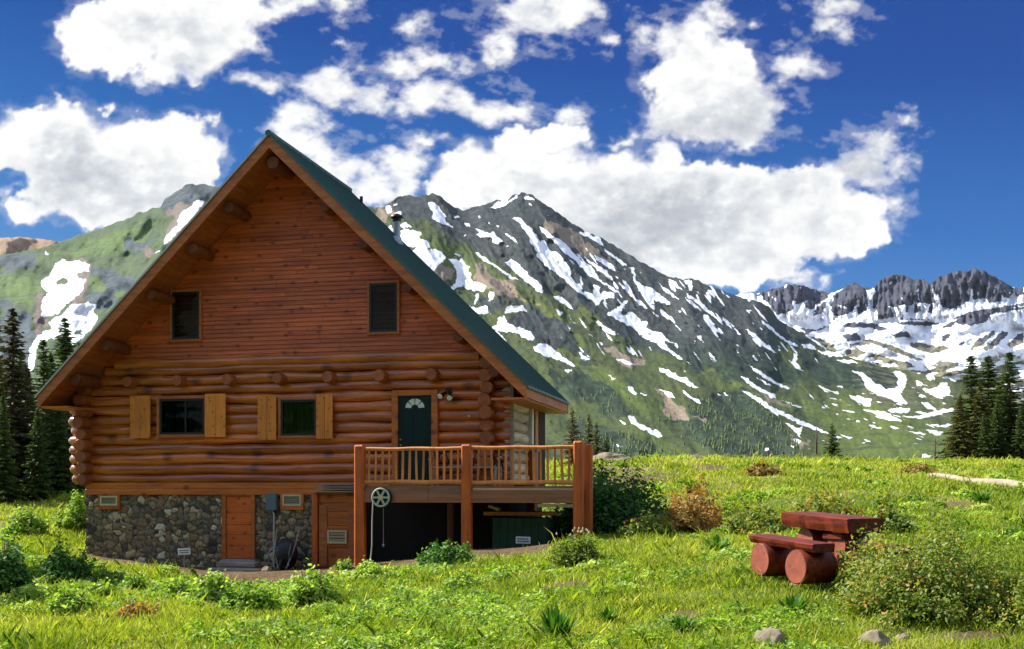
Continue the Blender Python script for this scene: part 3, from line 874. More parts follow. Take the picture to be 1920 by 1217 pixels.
def fieldsC(X, Y):
    wx = X + 2.4 * fbm(X / 8, Y / 8, 3, 71)
    wy = Y + 2.0 * fbm(X / 8, Y / 8, 3, 72)
    rk = np.zeros_like(X)
    for p in RKC:
        rk = np.maximum(rk, np.maximum(inpoly(wx, wy, p), inpoly(wx, wy + 6, p) & (Y < 600)))
    for p in SWC:
        rk = rk * (1 - inpoly(wx, wy, p))
    low = sstep(655, 705, Y + .05 * (X - 1600)) * sstep(-.30, .25, fbm(X / 45, (Y + .12 * X) / 9, 4, 73) + .2 * sstep(690, 740, Y))
    sn = 1 - np.clip(np.maximum(rk, low), 0, 1)
    return {'snow': blur(sn, 1), 'rocky': np.where(Y < 640, 1.0, .35) * np.ones_like(X), 'scree': X * 0 + .1, 'lush': X * 0}


mountain('cirque', M['cirquerock'], 1290, 2900, 1.8, skyC, 880, [(1290, 2700), (2300, 2700)], 4300, 240, reliefC, fieldsC, 1.0, 5, 1.1)

# green hillside on the left and the brown ridge beyond it
SNL = zoomed(0, 330, 3.289, [
    [(385, 505), (410, 525), (490, 520), (550, 545), (550, 590), (480, 600), (475, 625), (525, 640), (515, 700), (460, 750), (410, 790), (360, 850), (260, 865), (255, 770), (300, 720), (255, 680), (255, 640), (310, 610), (330, 560)],
    [(430, 800), (500, 785), (605, 790), (570, 830), (600, 870), (560, 950), (500, 1010), (440, 1045), (420, 1000), (300, 1010), (240, 1030), (200, 1200), (165, 1200), (190, 1050), (240, 980), (320, 940), (300, 900), (390, 850)],
    [(1220, 150), (1260, 150), (1180, 270), (1010, 430), (1010, 390), (1090, 300), (1110, 230)], [(275, 470), (305, 470), (305, 482), (278, 484)], [(970, 460), (1000, 440), (960, 490)]])
HOL = zoomed(0, 330, 3.289, [[(345, 650), (380, 630), (425, 640), (410, 670), (350, 675)], [(440, 960), (500, 950), (510, 980), (450, 975)], [(470, 600), (550, 590), (545, 625), (480, 628)]])
DKL = [[(300, 340), (440, 330), (420, 370), (350, 380), (320, 400), (305, 390)], [(170, 495), (250, 520), (250, 545), (200, 540)], [(0, 560), (60, 590), (60, 700), (0, 700)], [(170, 545), (230, 540), (200, 580), (160, 590)], [(0, 480), (60, 475), (70, 500), (0, 510)], [(240, 450), (290, 455), (280, 470), (240, 470)]]
BKL = [[(330, 385), (390, 380), (370, 420), (320, 470), (300, 450)], [(75, 540), (90, 560), (80, 640), (60, 640)], [(250, 470), (290, 465), (280, 480)], [(140, 480), (170, 490), (160, 560), (130, 590)]]
LKL = [[(60, 490), (200, 440), (300, 410), (250, 470), (150, 480)], [(170, 520), (240, 530), (230, 560), (180, 560)], [(0, 510), (80, 520), (70, 570), (0, 560)]]
skyL = [(-1700, 995), (-1000, 720), (-400, 560), (-80, 505), (0, 479), (60, 468), (110, 455), (150, 440), (200, 425), (250, 405), (257, 400), (300, 388), (310, 372), (345, 350), (350, 345), (385, 345), (400, 350), (440, 345), (520, 380), (600, 430), (760, 580), (1035, 995)]


def fieldsL(X, Y):
    wx = X + 3 * fbm(X / 11, Y / 11, 3, 81)
    wy = Y + 3 * fbm(X / 11, Y / 11, 3, 82)
    sn = np.zeros_like(X)
    for p in SNL:
        sn = np.maximum(sn, inpoly(wx, wy, p))
    for p in HOL:
        sn = sn * (1 - inpoly(wx, wy, p))
    wx = X + 12 * fbm(X / 25, Y / 25, 3, 83)
    wy = Y + 9 * fbm(X / 25, Y / 25, 3, 84)
    z = [np.zeros_like(X) for _ in range(3)]
    for i, L_ in enumerate((DKL, BKL, LKL)):
        for p in L_:
            z[i] = np.maximum(z[i], inpoly(wx, wy, p))
    return {'snow': blur(sn, 1), 'rocky': np.clip(blur(z[0], 4) + .12 + .4 * fbm(X / 40, Y / 18, 4, 85), 0, 1), 'scree': blur(z[1], 4), 'lush': blur(z[2], 6)}


def reliefL(X, Y):
    return -(.05 * fbm(X / 110, Y / 90, 3, 91) + .012 * ridged((X + .7 * Y) / 50, (Y - .3 * X) / 90, 4, 92) + .0022 * fbm(X / 9, Y / 9, 3, 93))


mountain('hillside', M['greenhill'], -1700, 1035, 2.4, skyL, 1000, 420, 1500, 240, reliefL, fieldsL, .8, 7)
mountain('brown_ridge', M['brownhill'], -1900, 700, 5, [(-1900, 795), (-1100, 600), (-500, 470), (-60, 442), (0, 446), (40, 444), (110, 452), (160, 475), (400, 600), (700, 795)], 800, 2600, 3200, 60,
         lambda X, Y: -.04 * fbm(X / 60, Y / 40, 4, 95), lambda X, Y: {'snow': X * 0, 'rocky': X * 0 + .3, 'scree': sstep(-.2, .3, fbm(X / 40, Y / 14, 3, 96)), 'lush': X * 0}, .5, 9)

# the valley's other side, behind the camera
TH, RR = np.meshgrid(np.radians(np.linspace(78, 282, 160)), np.linspace(0, 1, 60), indexing='ij')
rad_ = 34 + 900 * RR ** 1.3
zz_ = -1.0 + 420 * RR ** 1.6 * (.85 + .25 * fbm(TH * 2.2, RR * 1.5, 4, 151)) * sstep(76, 125, np.degrees(TH)) * sstep(284, 240, np.degrees(TH)) + 14 * RR * fbm(TH * 12, RR * 9, 4, 152)
Xr, Yr = np.sin(TH) * rad_, np.cos(TH) * rad_
rk_ = np.clip(.65 + .6 * fbm(Xr / 60, Yr / 60, 4, 153), 0, 1)
props(link('mountain', np_mesh('mountain', np.stack([Xr, Yr, zz_], -1).reshape(-1, 3), grid_faces(*Xr.shape), {'snow': rk_ * 0, 'rocky': rk_, 'scree': rk_ * 0, 'lush': rk_ * 0}, True), M['alpine']), kind='structure')

# ------------------------------------------------------------------ setting: sky with its clouds
az = np.r_[np.linspace(-48, -28, 12)[:-1], np.linspace(-28, 28, 900), np.linspace(28, 62, 14)[1:]]
el = np.r_[np.linspace(-6, 1, 6)[:-1], np.linspace(1, 26.5, 450), np.linspace(26.5, 33, 8)[1:]]
AZ, EL = np.meshgrid(np.radians(az), np.radians(el))
Dx, Dy, Dz = np.sin(AZ) * np.cos(EL), np.cos(AZ) * np.cos(EL), np.sin(EL)
CX_, CY_ = CEN + FOC * Dx / Dy, HOR - FOC * Dz / Dy
SKYR = 28000.0
# cloud bodies: x, y, rx, ry, raggedness
CL = [(200, 70, 95, 75, .6), (290, 45, 125, 80, .6), (380, 55, 95, 80, .6), (425, 15, 70, 55, .8), (330, 112, 75, 45, .7), (290, 145, 48, 24, .9), (150, 90, 38, 34, .7), (390, 105, 62, 38, .7),
      (490, 20, 70, 30, 1.5), (470, 70, 32, 34, 1.5), (560, 5, 70, 26, 1.5), (640, 5, 36, 28, 1.5), (637, 77, 22, 16, 1.3), (782, 55, 30, 26, 1.5),
      (130, 240, 75, 62, .45), (60, 262, 85, 62, .45), (200, 292, 110, 82, .45), (320, 275, 90, 66, .45), (378, 290, 48, 68, .45), (260, 355, 140, 62, .5), (130, 360, 85, 62, .6), (100, 300, 75, 62, .5), (15, 275, 50, 48, .5), (335, 365, 85, 50, .5), (12, 368, 22, 16, .9), (75, 392, 62, 26, .8), (170, 405, 80, 26, .7), (-40, 270, 60, 50, .6), (205, 200, 10, 10, .6),
      (490, 152, 46, 18, 1.3), (620, 165, 78, 40, 1.2), (690, 192, 66, 30, 1.1), (560, 215, 58, 40, 1.2), (540, 243, 56, 18, 1.2), (760, 128, 64, 30, 1.1), (820, 115, 62, 26, 1.1), (800, 172, 66, 34, 1.2), (880, 192, 62, 30, 1.1), (935, 208, 64, 34, 1.1), (760, 190, 56, 24, 1.2),
      (600, 292, 66, 42, 1.0), (560, 270, 56, 42, 1.1), (640, 335, 66, 55, .9), (750, 302, 62, 48, 1.1), (700, 355, 60, 44, 1.0), (770, 345, 46, 46, 1.0), (795, 270, 30, 22, 1.2), (600, 350, 60, 50, .8),
      (1000, 30, 95, 58, .9), (1055, 15, 75, 46, .9), (940, 92, 34, 46, 1.2), (1105, 12, 52, 34, 1.2), (960, 20, 50, 40, 1.1),
      (1310, 85, 75, 66, .9), (1290, 150, 92, 72, .8), (1370, 135, 66, 66, .8), (1330, 212, 115, 60, .8), (1420, 195, 75, 56, .9), (1240, 75, 60, 34, 1.5), (1490, 120, 55, 32, 1.4), (1250, 235, 52, 34, 1.1), (1390, 242, 66, 34, .9), (1150, 80, 26, 16, 1.4), (1340, 25, 34, 30, 1.3), (1405, 35, 20, 14, 1.4),
      (1052, 216, 50, 27, 1.1), (1165, 262, 34, 14, 1.6),
      (900, 322, 84, 58, .4), (980, 292, 82, 52, .4), (1040, 266, 62, 36, .4), (1060, 332, 105, 62, .4), (1160, 332, 92, 58, .45), (1250, 302, 40, 38, .5), (1230, 362, 115, 62, .5), (1330, 362, 92, 62, .6), (1420, 360, 92, 55, .7), (1510, 362, 92, 55, .8), (1575, 402, 85, 50, .7), (1480, 432, 125, 58, .5), (1340, 462, 125, 52, .5), (1605, 440, 66, 46, .7), (1655, 390, 58, 22, 1.1), (1400, 502, 95, 36, .8), (1250, 432, 145, 66, .4), (1130, 402, 125, 72, .4), (850, 352, 42, 44, .6), (1610, 312, 66, 52, 1.4), (1650, 272, 50, 32, 1.4), (1682, 312, 30, 40, 1.5), (1706, 226, 24, 22, 1.3), (960, 362, 125, 55, .4), (1180, 480, 110, 50, .5), (1300, 510, 100, 34, .7),
      (1560, 18, 56, 26, 1.6), (1565, 55, 66, 22, 1.6), (1385, 405, 75, 60, .4), (1480, 525, 55, 15, 1.3), (1541, 536, 17, 15, 1.0)]
wxx = CX_ + 20 * fbm(CX_ / 80, CY_ / 80, 4, 101, .5) + 4.5 * fbm(CX_ / 22, CY_ / 22, 4, 103, .55)
wyy = CY_ + 17 * fbm(CX_ / 80, CY_ / 80, 4, 102, .5) + 4.5 * fbm(CX_ / 22, CY_ / 22, 4, 104, .55)
bl = billow(CX_ / 52, CY_ / 52, 6, 111, .5)
fb = fbm(CX_ / 60, CY_ / 44, 7, 121, .6)
fw = fbm((CX_ + .5 * CY_) / 62, (CY_ - .25 * CX_) / 34, 7, 122, .6)
fd = fbm(CX_ / 9, CY_ / 8, 4, 123, .6)
Fc, Fw = np.full(CX_.shape, -3.0), np.full(CX_.shape, -3.0)
for (x, y, rx, ry, rg) in CL:
    m = (np.abs(CX_ - x) < rx * 2 + 70) & (np.abs(CY_ - y) < ry * 2 + 70)
    f = 1 - np.hypot((wxx[m] - x) / rx, (wyy[m] - y) / ry)
    if min(rx, ry) < 40:
        f = f * (.45 + .55 * min(rx, ry) / 40.0)
    T = Fc if rg < .9 else Fw
    k = .16
    a_ = T[m]
    h = np.clip(.5 + .5 * (f - a_) / k, 0, 1)
    T[m] = a_ * (1 - h) + f * h + k * h * (1 - h)
    T[m] = T[m]
low = sstep(-.1, .4, fbm(CX_ / 120, CY_ / 90, 3, 141))
Fc = Fc - .17 * bl - .025 * fd
Fw = Fw + .36 * fw - .03 * bl
ac = sstep(-.05, .15 + .32 * low, Fc)
aw = sstep(-.16, .78, Fw) * .97
alpha = 1 - (1 - ac) * (1 - aw)
alpha = np.maximum(alpha, .16 * sstep(-.35, .1, np.maximum(Fc - .1, Fw) + .25 * fw))
Fd = np.maximum(Fc, Fw)
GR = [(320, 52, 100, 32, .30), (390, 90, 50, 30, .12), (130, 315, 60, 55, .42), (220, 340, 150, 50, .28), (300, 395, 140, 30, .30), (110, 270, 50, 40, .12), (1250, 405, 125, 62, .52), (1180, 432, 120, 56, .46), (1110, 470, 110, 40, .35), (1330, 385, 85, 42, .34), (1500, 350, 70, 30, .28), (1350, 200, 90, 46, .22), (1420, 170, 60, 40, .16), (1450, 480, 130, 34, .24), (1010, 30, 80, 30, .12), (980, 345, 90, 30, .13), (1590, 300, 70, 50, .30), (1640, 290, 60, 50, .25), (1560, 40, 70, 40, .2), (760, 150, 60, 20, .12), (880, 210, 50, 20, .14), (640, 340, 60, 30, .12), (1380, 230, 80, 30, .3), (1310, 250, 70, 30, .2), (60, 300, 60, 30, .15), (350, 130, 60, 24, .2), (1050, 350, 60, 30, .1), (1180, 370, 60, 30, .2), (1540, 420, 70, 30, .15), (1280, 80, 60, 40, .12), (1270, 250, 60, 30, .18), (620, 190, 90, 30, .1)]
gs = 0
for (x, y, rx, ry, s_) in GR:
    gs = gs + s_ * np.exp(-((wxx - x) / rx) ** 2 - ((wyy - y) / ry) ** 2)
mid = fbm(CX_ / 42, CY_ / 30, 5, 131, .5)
shade = 1.03 - .43 * (1 - np.exp(-1.9 * np.maximum(gs * (1 + .8 * fb), 0))) - .07 * sstep(-.3, .6, mid) * sstep(.12, .6, Fd) - .05 * bl * sstep(.05, .3, Fd)  # grey undersides and billow shading painted into the cloud emission
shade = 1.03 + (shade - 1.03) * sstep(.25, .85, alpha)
t = NT('sky_air')
vec = t.coord(kind='Object')
nm = t.n('VectorMath', operation='NORMALIZE')
t.l(vec, nm.inputs[0])
sx = t.n('SeparateXYZ')
t.l(nm.outputs[0], sx.inputs[0])
rel = t.math('ADD', sx.outputs['Z'], t.math('MULTIPLY', sx.outputs['X'], .10))
skc = t.ramp(rel, [(.0, (.20, .42, .72)), (.12, (.10, .30, .64)), (.24, (.022, .155, .49)), (.36, (.005, .070, .34)), (.55, (.006, .045, .26))])
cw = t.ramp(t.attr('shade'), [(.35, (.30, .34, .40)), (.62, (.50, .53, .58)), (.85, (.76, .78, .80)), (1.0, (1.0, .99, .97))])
em = t.n('Emission')
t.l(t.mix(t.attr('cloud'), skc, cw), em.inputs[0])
em.inputs[1].default_value = .43
t.l(em.outputs[0], t.out.inputs[0])
M['sky'] = t.m
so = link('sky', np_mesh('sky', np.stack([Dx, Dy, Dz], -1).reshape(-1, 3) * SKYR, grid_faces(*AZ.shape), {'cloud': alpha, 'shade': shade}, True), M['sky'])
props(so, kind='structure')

# ------------------------------------------------------------------ the log cabin
cabin = empty('log_cabin', HO, -HA, 'two-storey brown log cabin with steep green metal roof on stone foundation', 'cabin')
WL, WR, WB = -5.5, 5.54, 3.75                 # wall planes
SLOPE, APEX = .972, 9.52                     # underside of the roof
W_BEAM0, W_LOG0, W_LOG1 = 1.43, 1.70, 4.64


def p(name, mb, mat, parent=None, label=None):
    o = mb.build(name, M[mat] if isinstance(mat, str) else mat, parent or cabin)
    if label:
        o['label'] = label
    return o


# stone foundation: every stone bulges out of the mortar
def stone_patch(name, u0, u1, w0, w1, d, parent, seed, flip=False, axis='u'):
    nu, nw = int(abs(u1 - u0) / .022) + 2, int((w1 - w0) / .022) + 2
    U, Wd = np.meshgrid(np.linspace(u0, u1, nu), np.linspace(w0, w1, nw), indexing='ij')
    uu, ww = U + .035 * fbm(U / .18, Wd / .18, 3, seed), Wd + .035 * fbm(U / .18, Wd / .18, 3, seed + 1)
    best, sec, cid = np.full(U.shape, 9.0), np.full(U.shape, 9.0), np.zeros(U.shape)
    for sc_, layer in ((.175, 0),):
        gx, gy = np.floor(uu / sc_), np.floor(ww / (sc_ * .8))
        for i in (-1, 0, 1):
            for j in (-1, 0, 1):
                ix, iy = gx + i, gy + j
                cx = (ix + .15 + .7 * _hash(ix, iy, seed + 5)) * sc_
                cy = (iy + .15 + .7 * _hash(ix, iy, seed + 6)) * sc_ * .8
                wgt = .45 + 1.15 * _hash(ix, iy, seed + 8)
                dd = np.hypot(uu - cx, (ww - cy) * 1.15) / wgt
                c_ = _hash(ix, iy, seed + 7)
                new = dd < best
                sec = np.where(new, best, np.minimum(sec, dd))
                cid = np.where(new, c_, cid)
                best = np.where(new, dd, best)
    e = sec - best
    bulge = .038 * sstep(.0, .09, e) * (.5 + .6 * cid) + .012 * fbm(U / .06, Wd / .06, 3, seed + 3)
    D = d - bulge
    V = np.stack([U, D, Wd], -1) if axis == 'u' else np.stack([d - bulge, U, Wd], -1)
    F = grid_faces(nu, nw)
    me = np_mesh(name, V.reshape(-1, 3), F if flip else F[:, ::-1], {'cell': cid, 'mortar': 1 - sstep(.004, .022, e)}, True)
    return link(name, me, M['stone'], parent)


fs = stone_patch('stone_wall', WL, -1.74, -.75, W_BEAM0 + .02, .04, cabin, 3)
stone_patch('stone_wall', -.85, 1.0, -.75, W_BEAM0 + .02, .04, cabin, 13)
p('door_sill', MB().box(-1.74, -.85, -.02, .1, -.75, -.13, 1), 'greycap')
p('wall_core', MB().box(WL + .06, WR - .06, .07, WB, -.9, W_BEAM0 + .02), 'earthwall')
stone_patch('stone_wall', WB, 0.04, -.75, W_BEAM0 + .02, WL, cabin, 23, False, 'v').scale = (1, 1, 1)
p('sill_beam', MB().box(WL, 2.6, -.03, .16, W_BEAM0, W_BEAM0 + .14, 1, .012).box(WL + .01, 2.6, -.015, .16, W_BEAM0 + .143, W_LOG0 + .03, .92, .012).box(2.62, WR, -.02, .16, W_BEAM0, W_LOG0 + .03, .8, .01), 'beam')

# openings in the log wall (u0, u1, w0, w1)
OPEN = [(-3.44, -2.18, 2.92, 3.80), (-.20, .75, 2.86, 3.72), (2.77, 3.64, 1.70, 3.77)]
NC = 12
CH = (W_LOG1 - W_LOG0) / NC
lw = MB()
rnd = random.Random(4)
for i in range(NC):
    w = W_LOG0 + CH * (i + .5)
    gaps = sorted([(a, b) for a, b, c, d_ in OPEN if w + CH * .5 > c + .07 and w - CH * .5 < d_ - .07])
    lim = (APEX - w - CH * .62) / SLOPE
    xs_, cur = [], max(WL - .36 - rnd.uniform(0, .12), -lim)
    for a, b in gaps:
        xs_.append((cur, a))
        cur = b
    xs_.append((cur, min(WR, lim)))
    ti = rnd.uniform(.72, 1.22)
    for a, b in xs_:
        n = max(3, int((b - a) / .25))
        r0 = CH * rnd.uniform(.50, .58)
        r1 = CH * rnd.uniform(.50, .58)
        ph = rnd.uniform(0, 6)
        pts = [(a + (b - a) * k / n, .17 + .012 * math.sin(k * .7 + ph), w + .012 * math.sin(k * .45 + ph)) for k in range(n + 1)]
        rad = [(r0 + (r1 - r0) * k / n) * (1 + .05 * math.sin(k * 1.3 + ph) + .03 * math.sin(k * 2.9 + ph * 2)) for k in range(n + 1)]
        if a < WL:
            pts.insert(0, (a - .07, .17, w))
            rad.insert(0, CH * .30)
        lw.tube(pts, rad, 18, ti, True, True, .045, i * 7)
p('log_wall', lw, 'log')
p('log_wall_core', MB().box(WL + .05, WR - .04, .2, .34, W_LOG0, 4.1).box(-4.9, 4.9, .2, .34, 4.1, W_LOG1 + .05).box(WL + .1, WL + .25, .34, WB, W_LOG0, 4.1).box(WL + .1, WR - .1, WB - .2, WB, W_LOG0 - .6, 4.1), 'darkwood')

# notched corners: stacked ends of the cross logs
def corner(u, d0, w0, w1, n, seed):
    m = MB()
    r_ = random.Random(seed)
    h = (w1 - w0) / n
    for i in range(n):
        w = w0 + h * (i + .5)
        uu = u + r_.uniform(-.025, .025)
        dd = d0 + r_.uniform(-.06, .06)
        r = h * r_.uniform(.53, .62)
        m.tube([(uu, .35, w), (uu, dd + .04, w), (uu, dd, w)], [r, r, r * .86], 14, r_.uniform(.75, 1.1), True, True, .03, i)
    return m


p('corner_logs', corner(-5.50, -.26, W_LOG0 - .02, 4.5, 10, 2), 'log_end')
p('corner_logs', corner(4.97, -.24, W_LOG0 + .05, 4.62, 10, 3), 'log_end')
for i, u in enumerate((-4.2, -2.84, -1.5, -.19, 1.1, 2.39, 3.67)):
    m = MB()
    r_ = .148 if i > 3 else .135
    m.tube([(u, .3, 4.235), (u, -.20, 4.235), (u, -.225, 4.235)], [r_, r_, r_ * .88], 18, .9 + .08 * (i % 3), True, True, .015, i)
    p('beam_end', m, 'log_end')

# gable of lapped cedar boards
sg = MB()
bh, w, k = .105, W_LOG1 + .02, 0
rnd = random.Random(9)
GW = [(-3.12, -2.34, 5.25, 6.46), (2.05, 2.78, 5.27, 6.46)]
while w < APEX - .05:
    h0, h1 = (APEX - w) / SLOPE, max(0.0, (APEX - min(w + bh, APEX)) / SLOPE)
    u = -h0
    segs = []
    while u < h0:
        L_ = rnd.uniform(1.6, 3.6)
        segs.append((u, min(h0, u + L_)))
        u += L_
    for a, b in segs:
        ti = rnd.uniform(.78, 1.18)
        a1 = max(a, -h1) if a <= -h0 + 1e-6 else max(-h1, min(h1, a))
        b1 = min(b, h1)
        if a >= b1:
            b1 = max(-h1, min(h1, b))
        vs = [(a + .004, .055, w), (b - .004, .055, w), (max(b1 - .004, a1), .082, w + bh), (a1 + .004, .082, w + bh), (a + .004, .09, w), (b - .004, .09, w)]
        sg.add(vs, [(0, 1, 2, 3), (0, 4, 5, 1)], ti)
    w += bh
    k += 1
p('gable_siding', sg, 'siding')
p('gable_core', MB().prism([(-(APEX - W_LOG1) / SLOPE, W_LOG1), ((APEX - W_LOG1) / SLOPE, W_LOG1), (0, APEX)], .095, .25), 'darkwood')
# two full-length logs crossing at the foot of the gable
m = MB()
for (w, a, b, r, ti) in ((4.70, -4.7, 4.75, .135, 1.0),):
    n = 36
    m.tube([(a + (b - a) * q / n, .13, w + .012 * math.sin(q * .5)) for q in range(n + 1)], [r * (1 + .05 * math.sin(q * .9)) for q in range(n + 1)], 16, ti, True, True, .03, 5)
p('plate_log', m, 'log')

# roof
D0, D1, UE = -1.05, 4.0, 6.12


def slab(t0, t1, d0, d1, sgn, ue=UE, apex=APEX):
    "one slope of the roof between t0 and t1 above its underside"
    pts = [(0, apex + t0), (sgn * ue, apex + t0 - SLOPE * ue), (sgn * ue, apex + t1 - SLOPE * ue), (0, apex + t1)]
    return pts, d0, d1


rf = MB()
for sgn in (-1, 1):
    rf.prism(*slab(.27, .31, D0 - .02, D1 + .03, sgn, UE + .05))
    for q in range(13):                       # standing seams
        dd = D0 + .02 + q * .39
        pts, _, _ = slab(.312, .345, 0, 0, sgn, UE + .04)
        rf.prism(pts, dd - .012, dd + .012)
p('roof', rf, 'roof')
rc = p('ridge_cap', MB().tube([(0, D0 - .05, APEX + .30), (0, D1 + .05, APEX + .30)], .075, 10, 1, True, False), 'roof')
rc.parent = cabin
sf_ = MB()
for sgn in (-1, 1):
    sf_.prism(*slab(.005, .265, D0 + .05, D1, sgn, UE - .06))
p('soffit', sf_, 'soffit')
for sgn in (-1, 1):
    m = MB()
    m.prism(*slab(-.03, .262, D0, D0 + .048, sgn, UE))
    p('rake_board', m, 'rake')
    m = MB()
    m.prism(*slab(-.03, .262, D1 + .002, D1 + .045, sgn, UE))
    p('rake_board', m, 'rake')
    m = MB()
    m.prism(*slab(.263, .325, D0 - .035, D0 - .022, sgn, UE + .05))
    p('drip_edge', m, 'trimmetal' if sgn < 0 else 'roof')
    m = MB()
    u = sgn * (UE - .055)
    zz = APEX - SLOPE * UE
    m.box(u, u + sgn * .05, D0 + .05, D1, zz + .02, zz + .26)
    p('eave_board', m, 'rake')
    # level boards closing the eave
    m = MB()
    m.box(sgn * (UE - .06), sgn * 5.30, D0 + .05, D1, zz - .02, zz + .025)
    p('eave_soffit', m, 'beam')

# log purlins carrying the overhang
for i, (u, w, r) in enumerate(((-4.38, 5.07, .14), (-3.16, 6.25, .135), (-2.08, 7.30, .135), (-1.12, 8.22, .135), (0, 9.20, .16), (1.12, 8.22, .13), (2.08, 7.30, .13), (3.16, 6.25, .13), (4.38, 5.07, .14), (-5.22, 4.26, .15), (5.22, 4.26, .15))):
    m = MB()
    y_ = -.42 if u > .5 else -.84
    m.tube([(u, .2, w), (u, y_, w), (u, y_ - .02, w)], [r, r, r * .9], 16, .45 + .07 * (i % 3), True, True, .02, i)
    p('purlin', m, 'log_end')


# windows
def window(u0, u1, w0, w1, d, trim, pane_mat, mull=None, tw=.062, trimmat='rake'):
    m = MB()
    if trim:
        m.box(u0 - tw, u0, d - .025, d + .06, w0 - tw, w1 + tw, .92, .006).box(u1, u1 + tw, d - .025, d + .06, w0 - tw, w1 + tw, .95, .006)
        m.box(u0, u1, d - .023, d + .06, w1, w1 + tw, .9, .006).box(u0, u1, d - .023, d + .06, w0 - tw, w0, .85, .006)
    root = p('window', m, trimmat)
    f = MB()
    b = .055
    f.box(u0 + .002, u0 + b, d - .012, d + .05, w0 + .002, w1 - .002).box(u1 - b, u1 - .002, d - .012, d + .05, w0 + .002, w1 - .002)
    f.box(u0 + b, u1 - b, d - .010, d + .05, w1 - b, w1 - .002).box(u0 + b, u1 - b, d - .010, d + .05, w0 + .002, w0 + b)
    if mull is not None:
        um = u0 + (u1 - u0) * mull
        f.box(um - .02, um + .02, d - .008, d + .05, w0 + b, w1 - b)
    p('window_frame', f, 'framedark', root)
    p('pane', MB().box(u0 + b, u1 - b, d + .012, d + .018, w0 + b, w1 - b), 'glass', root)
    c = MB()
    n = 26
    vs, fs_ = [], []
    for q in range(n + 1):
        uu = u0 + b + (u1 - u0 - 2 * b) * q / n
        dd = d + .045 + .012 * math.sin(q * 1.9)
        vs += [(uu, dd, w0 + b), (uu, dd, w1 - b)]
    for q in range(n):
        fs_.append((2 * q, 2 * q + 2, 2 * q + 3, 2 * q + 1))
    c.add(vs, fs_, 1, True)
    p('curtain', c, pane_mat, root)
    return root


window(-3.10, -2.36, 5.27, 6.44, .03, True, 'curtain_dark', None)['label'] = 'tall dark upstairs window with orange trim'
window(2.07, 2.76, 5.29, 6.44, .03, True, 'reflect_grey', None)['label'] = 'tall upstairs window with grey painted reflection'
window(-3.42, -2.20, 2.92, 3.80, -.01, True, 'curtain_dark', .58, .08)['label'] = 'wide dark sliding window between two shutters'
window(-.18, .73, 2.86, 3.72, -.01, True, 'curtain_green', None, .07)['label'] = 'square window with green curtain'


def shutter(u0, u1, w0, w1, ti):
    m = MB()
    n = 2
    for q in range(n):
        a, b = u0 + (u1 - u0) * q / n, u0 + (u1 - u0) * (q + 1) / n
        m.box(a + .003, b - .003, -.085, -.05, w0, w1, ti + .06 * q, .006)
    m.box(u0 + .03, u1 - .03, -.05, .0, w0 + .1, w0 + .2, ti * .8).box(u0 + .03, u1 - .03, -.05, .0, w1 - .2, w1 - .1, ti * .8)
    return p('shutter', m, 'shutter')


for a in ((-4.2, -3.64, 2.83, 3.89, .95), (-2.16, -1.6, 2.84, 3.90, 1.12), (-.76, -.27, 2.76, 3.83, .9), (.76, 1.18, 2.77, 3.84, 1.0)):
    shutter(*a)

# front door: green leaf with a fan of panes, casing of its own
dr_ = p('door', MB().box(2.80, 3.61, .0, .05, 1.72, 3.76, 1, .004), 'greendoor')
dr_['label'] = 'dark green front door with half-round fan light'
cs = MB()
cs.box(2.64, 2.795, -.035, .08, 1.66, 3.90, .85, .008).box(3.615, 3.77, -.035, .08, 1.66, 3.90, .9, .008).box(2.795, 3.615, -.033, .08, 3.765, 3.90, .88, .008)
p('door_casing', cs, 'beam', dr_)
fm = MB()
cxu, cw_ = 3.205, 3.47
for q in range(4):
    a0, a1 = PI * (q / 4) + .06, PI * ((q + 1) / 4) - .06
    ring = []
    for s_ in range(7):
        a = a0 + (a1 - a0) * s_ / 6
        ring.append((cxu - .235 * math.cos(a), -.006, cw_ + .225 * math.sin(a)))
    for s_ in range(6, -1, -1):
        a = a0 + (a1 - a0) * s_ / 6
        ring.append((cxu - .09 * math.cos(a), -.006, cw_ + .085 * math.sin(a)))
    fm.add(ring, [tuple(range(len(ring)))])
p('fan_light', fm, 'lamp', dr_)
pm = MB()
for (a, b, c, d_) in ((2.90, 3.16, 2.55, 3.36), (3.25, 3.51, 2.55, 3.36), (2.90, 3.16, 1.86, 2.42), (3.25, 3.51, 1.86, 2.42)):
    pm.box(a, b, -.012, .0, c, d_, 1, .01)
p('door_panel', pm, 'greendoor', dr_)
for w, nm in ((2.74, 'deadbolt'), (2.61, 'door_knob')):
    p(nm, MB().tube([(2.875, .0, w), (2.875, -.05, w), (2.875, -.075, w)], [.014, .024, .018], 10), 'brass', dr_)

# floodlights, small lamp
fl = p('floodlight', MB().box(3.96, 4.10, -.05, .02, 3.80, 3.92, 1, .01).box(4.0, 4.06, -.12, -.05, 3.78, 3.84), 'blackmetal')
for (u, w, dx) in ((3.93, 3.745, -.07), (4.10, 3.70, .05)):
    q = p('lamp_head', MB().tube([(u + .02 - dx * .3, -.10, w + .06), (u + dx * .3, -.2, w - .01), (u + dx * .5, -.26, w - .03)], [.035, .062, .072], 14), 'blackmetal', fl)
    p('lamp_lens', MB().tube([(u + dx * .5, -.262, w - .031), (u + dx * .55, -.275, w - .037)], [.066, .05], 14), 'lamp', q)
p('door_bell', MB().tube([(4.52, .0, 3.27), (4.52, -.03, 3.27)], [.03, .022], 10), 'lamp')

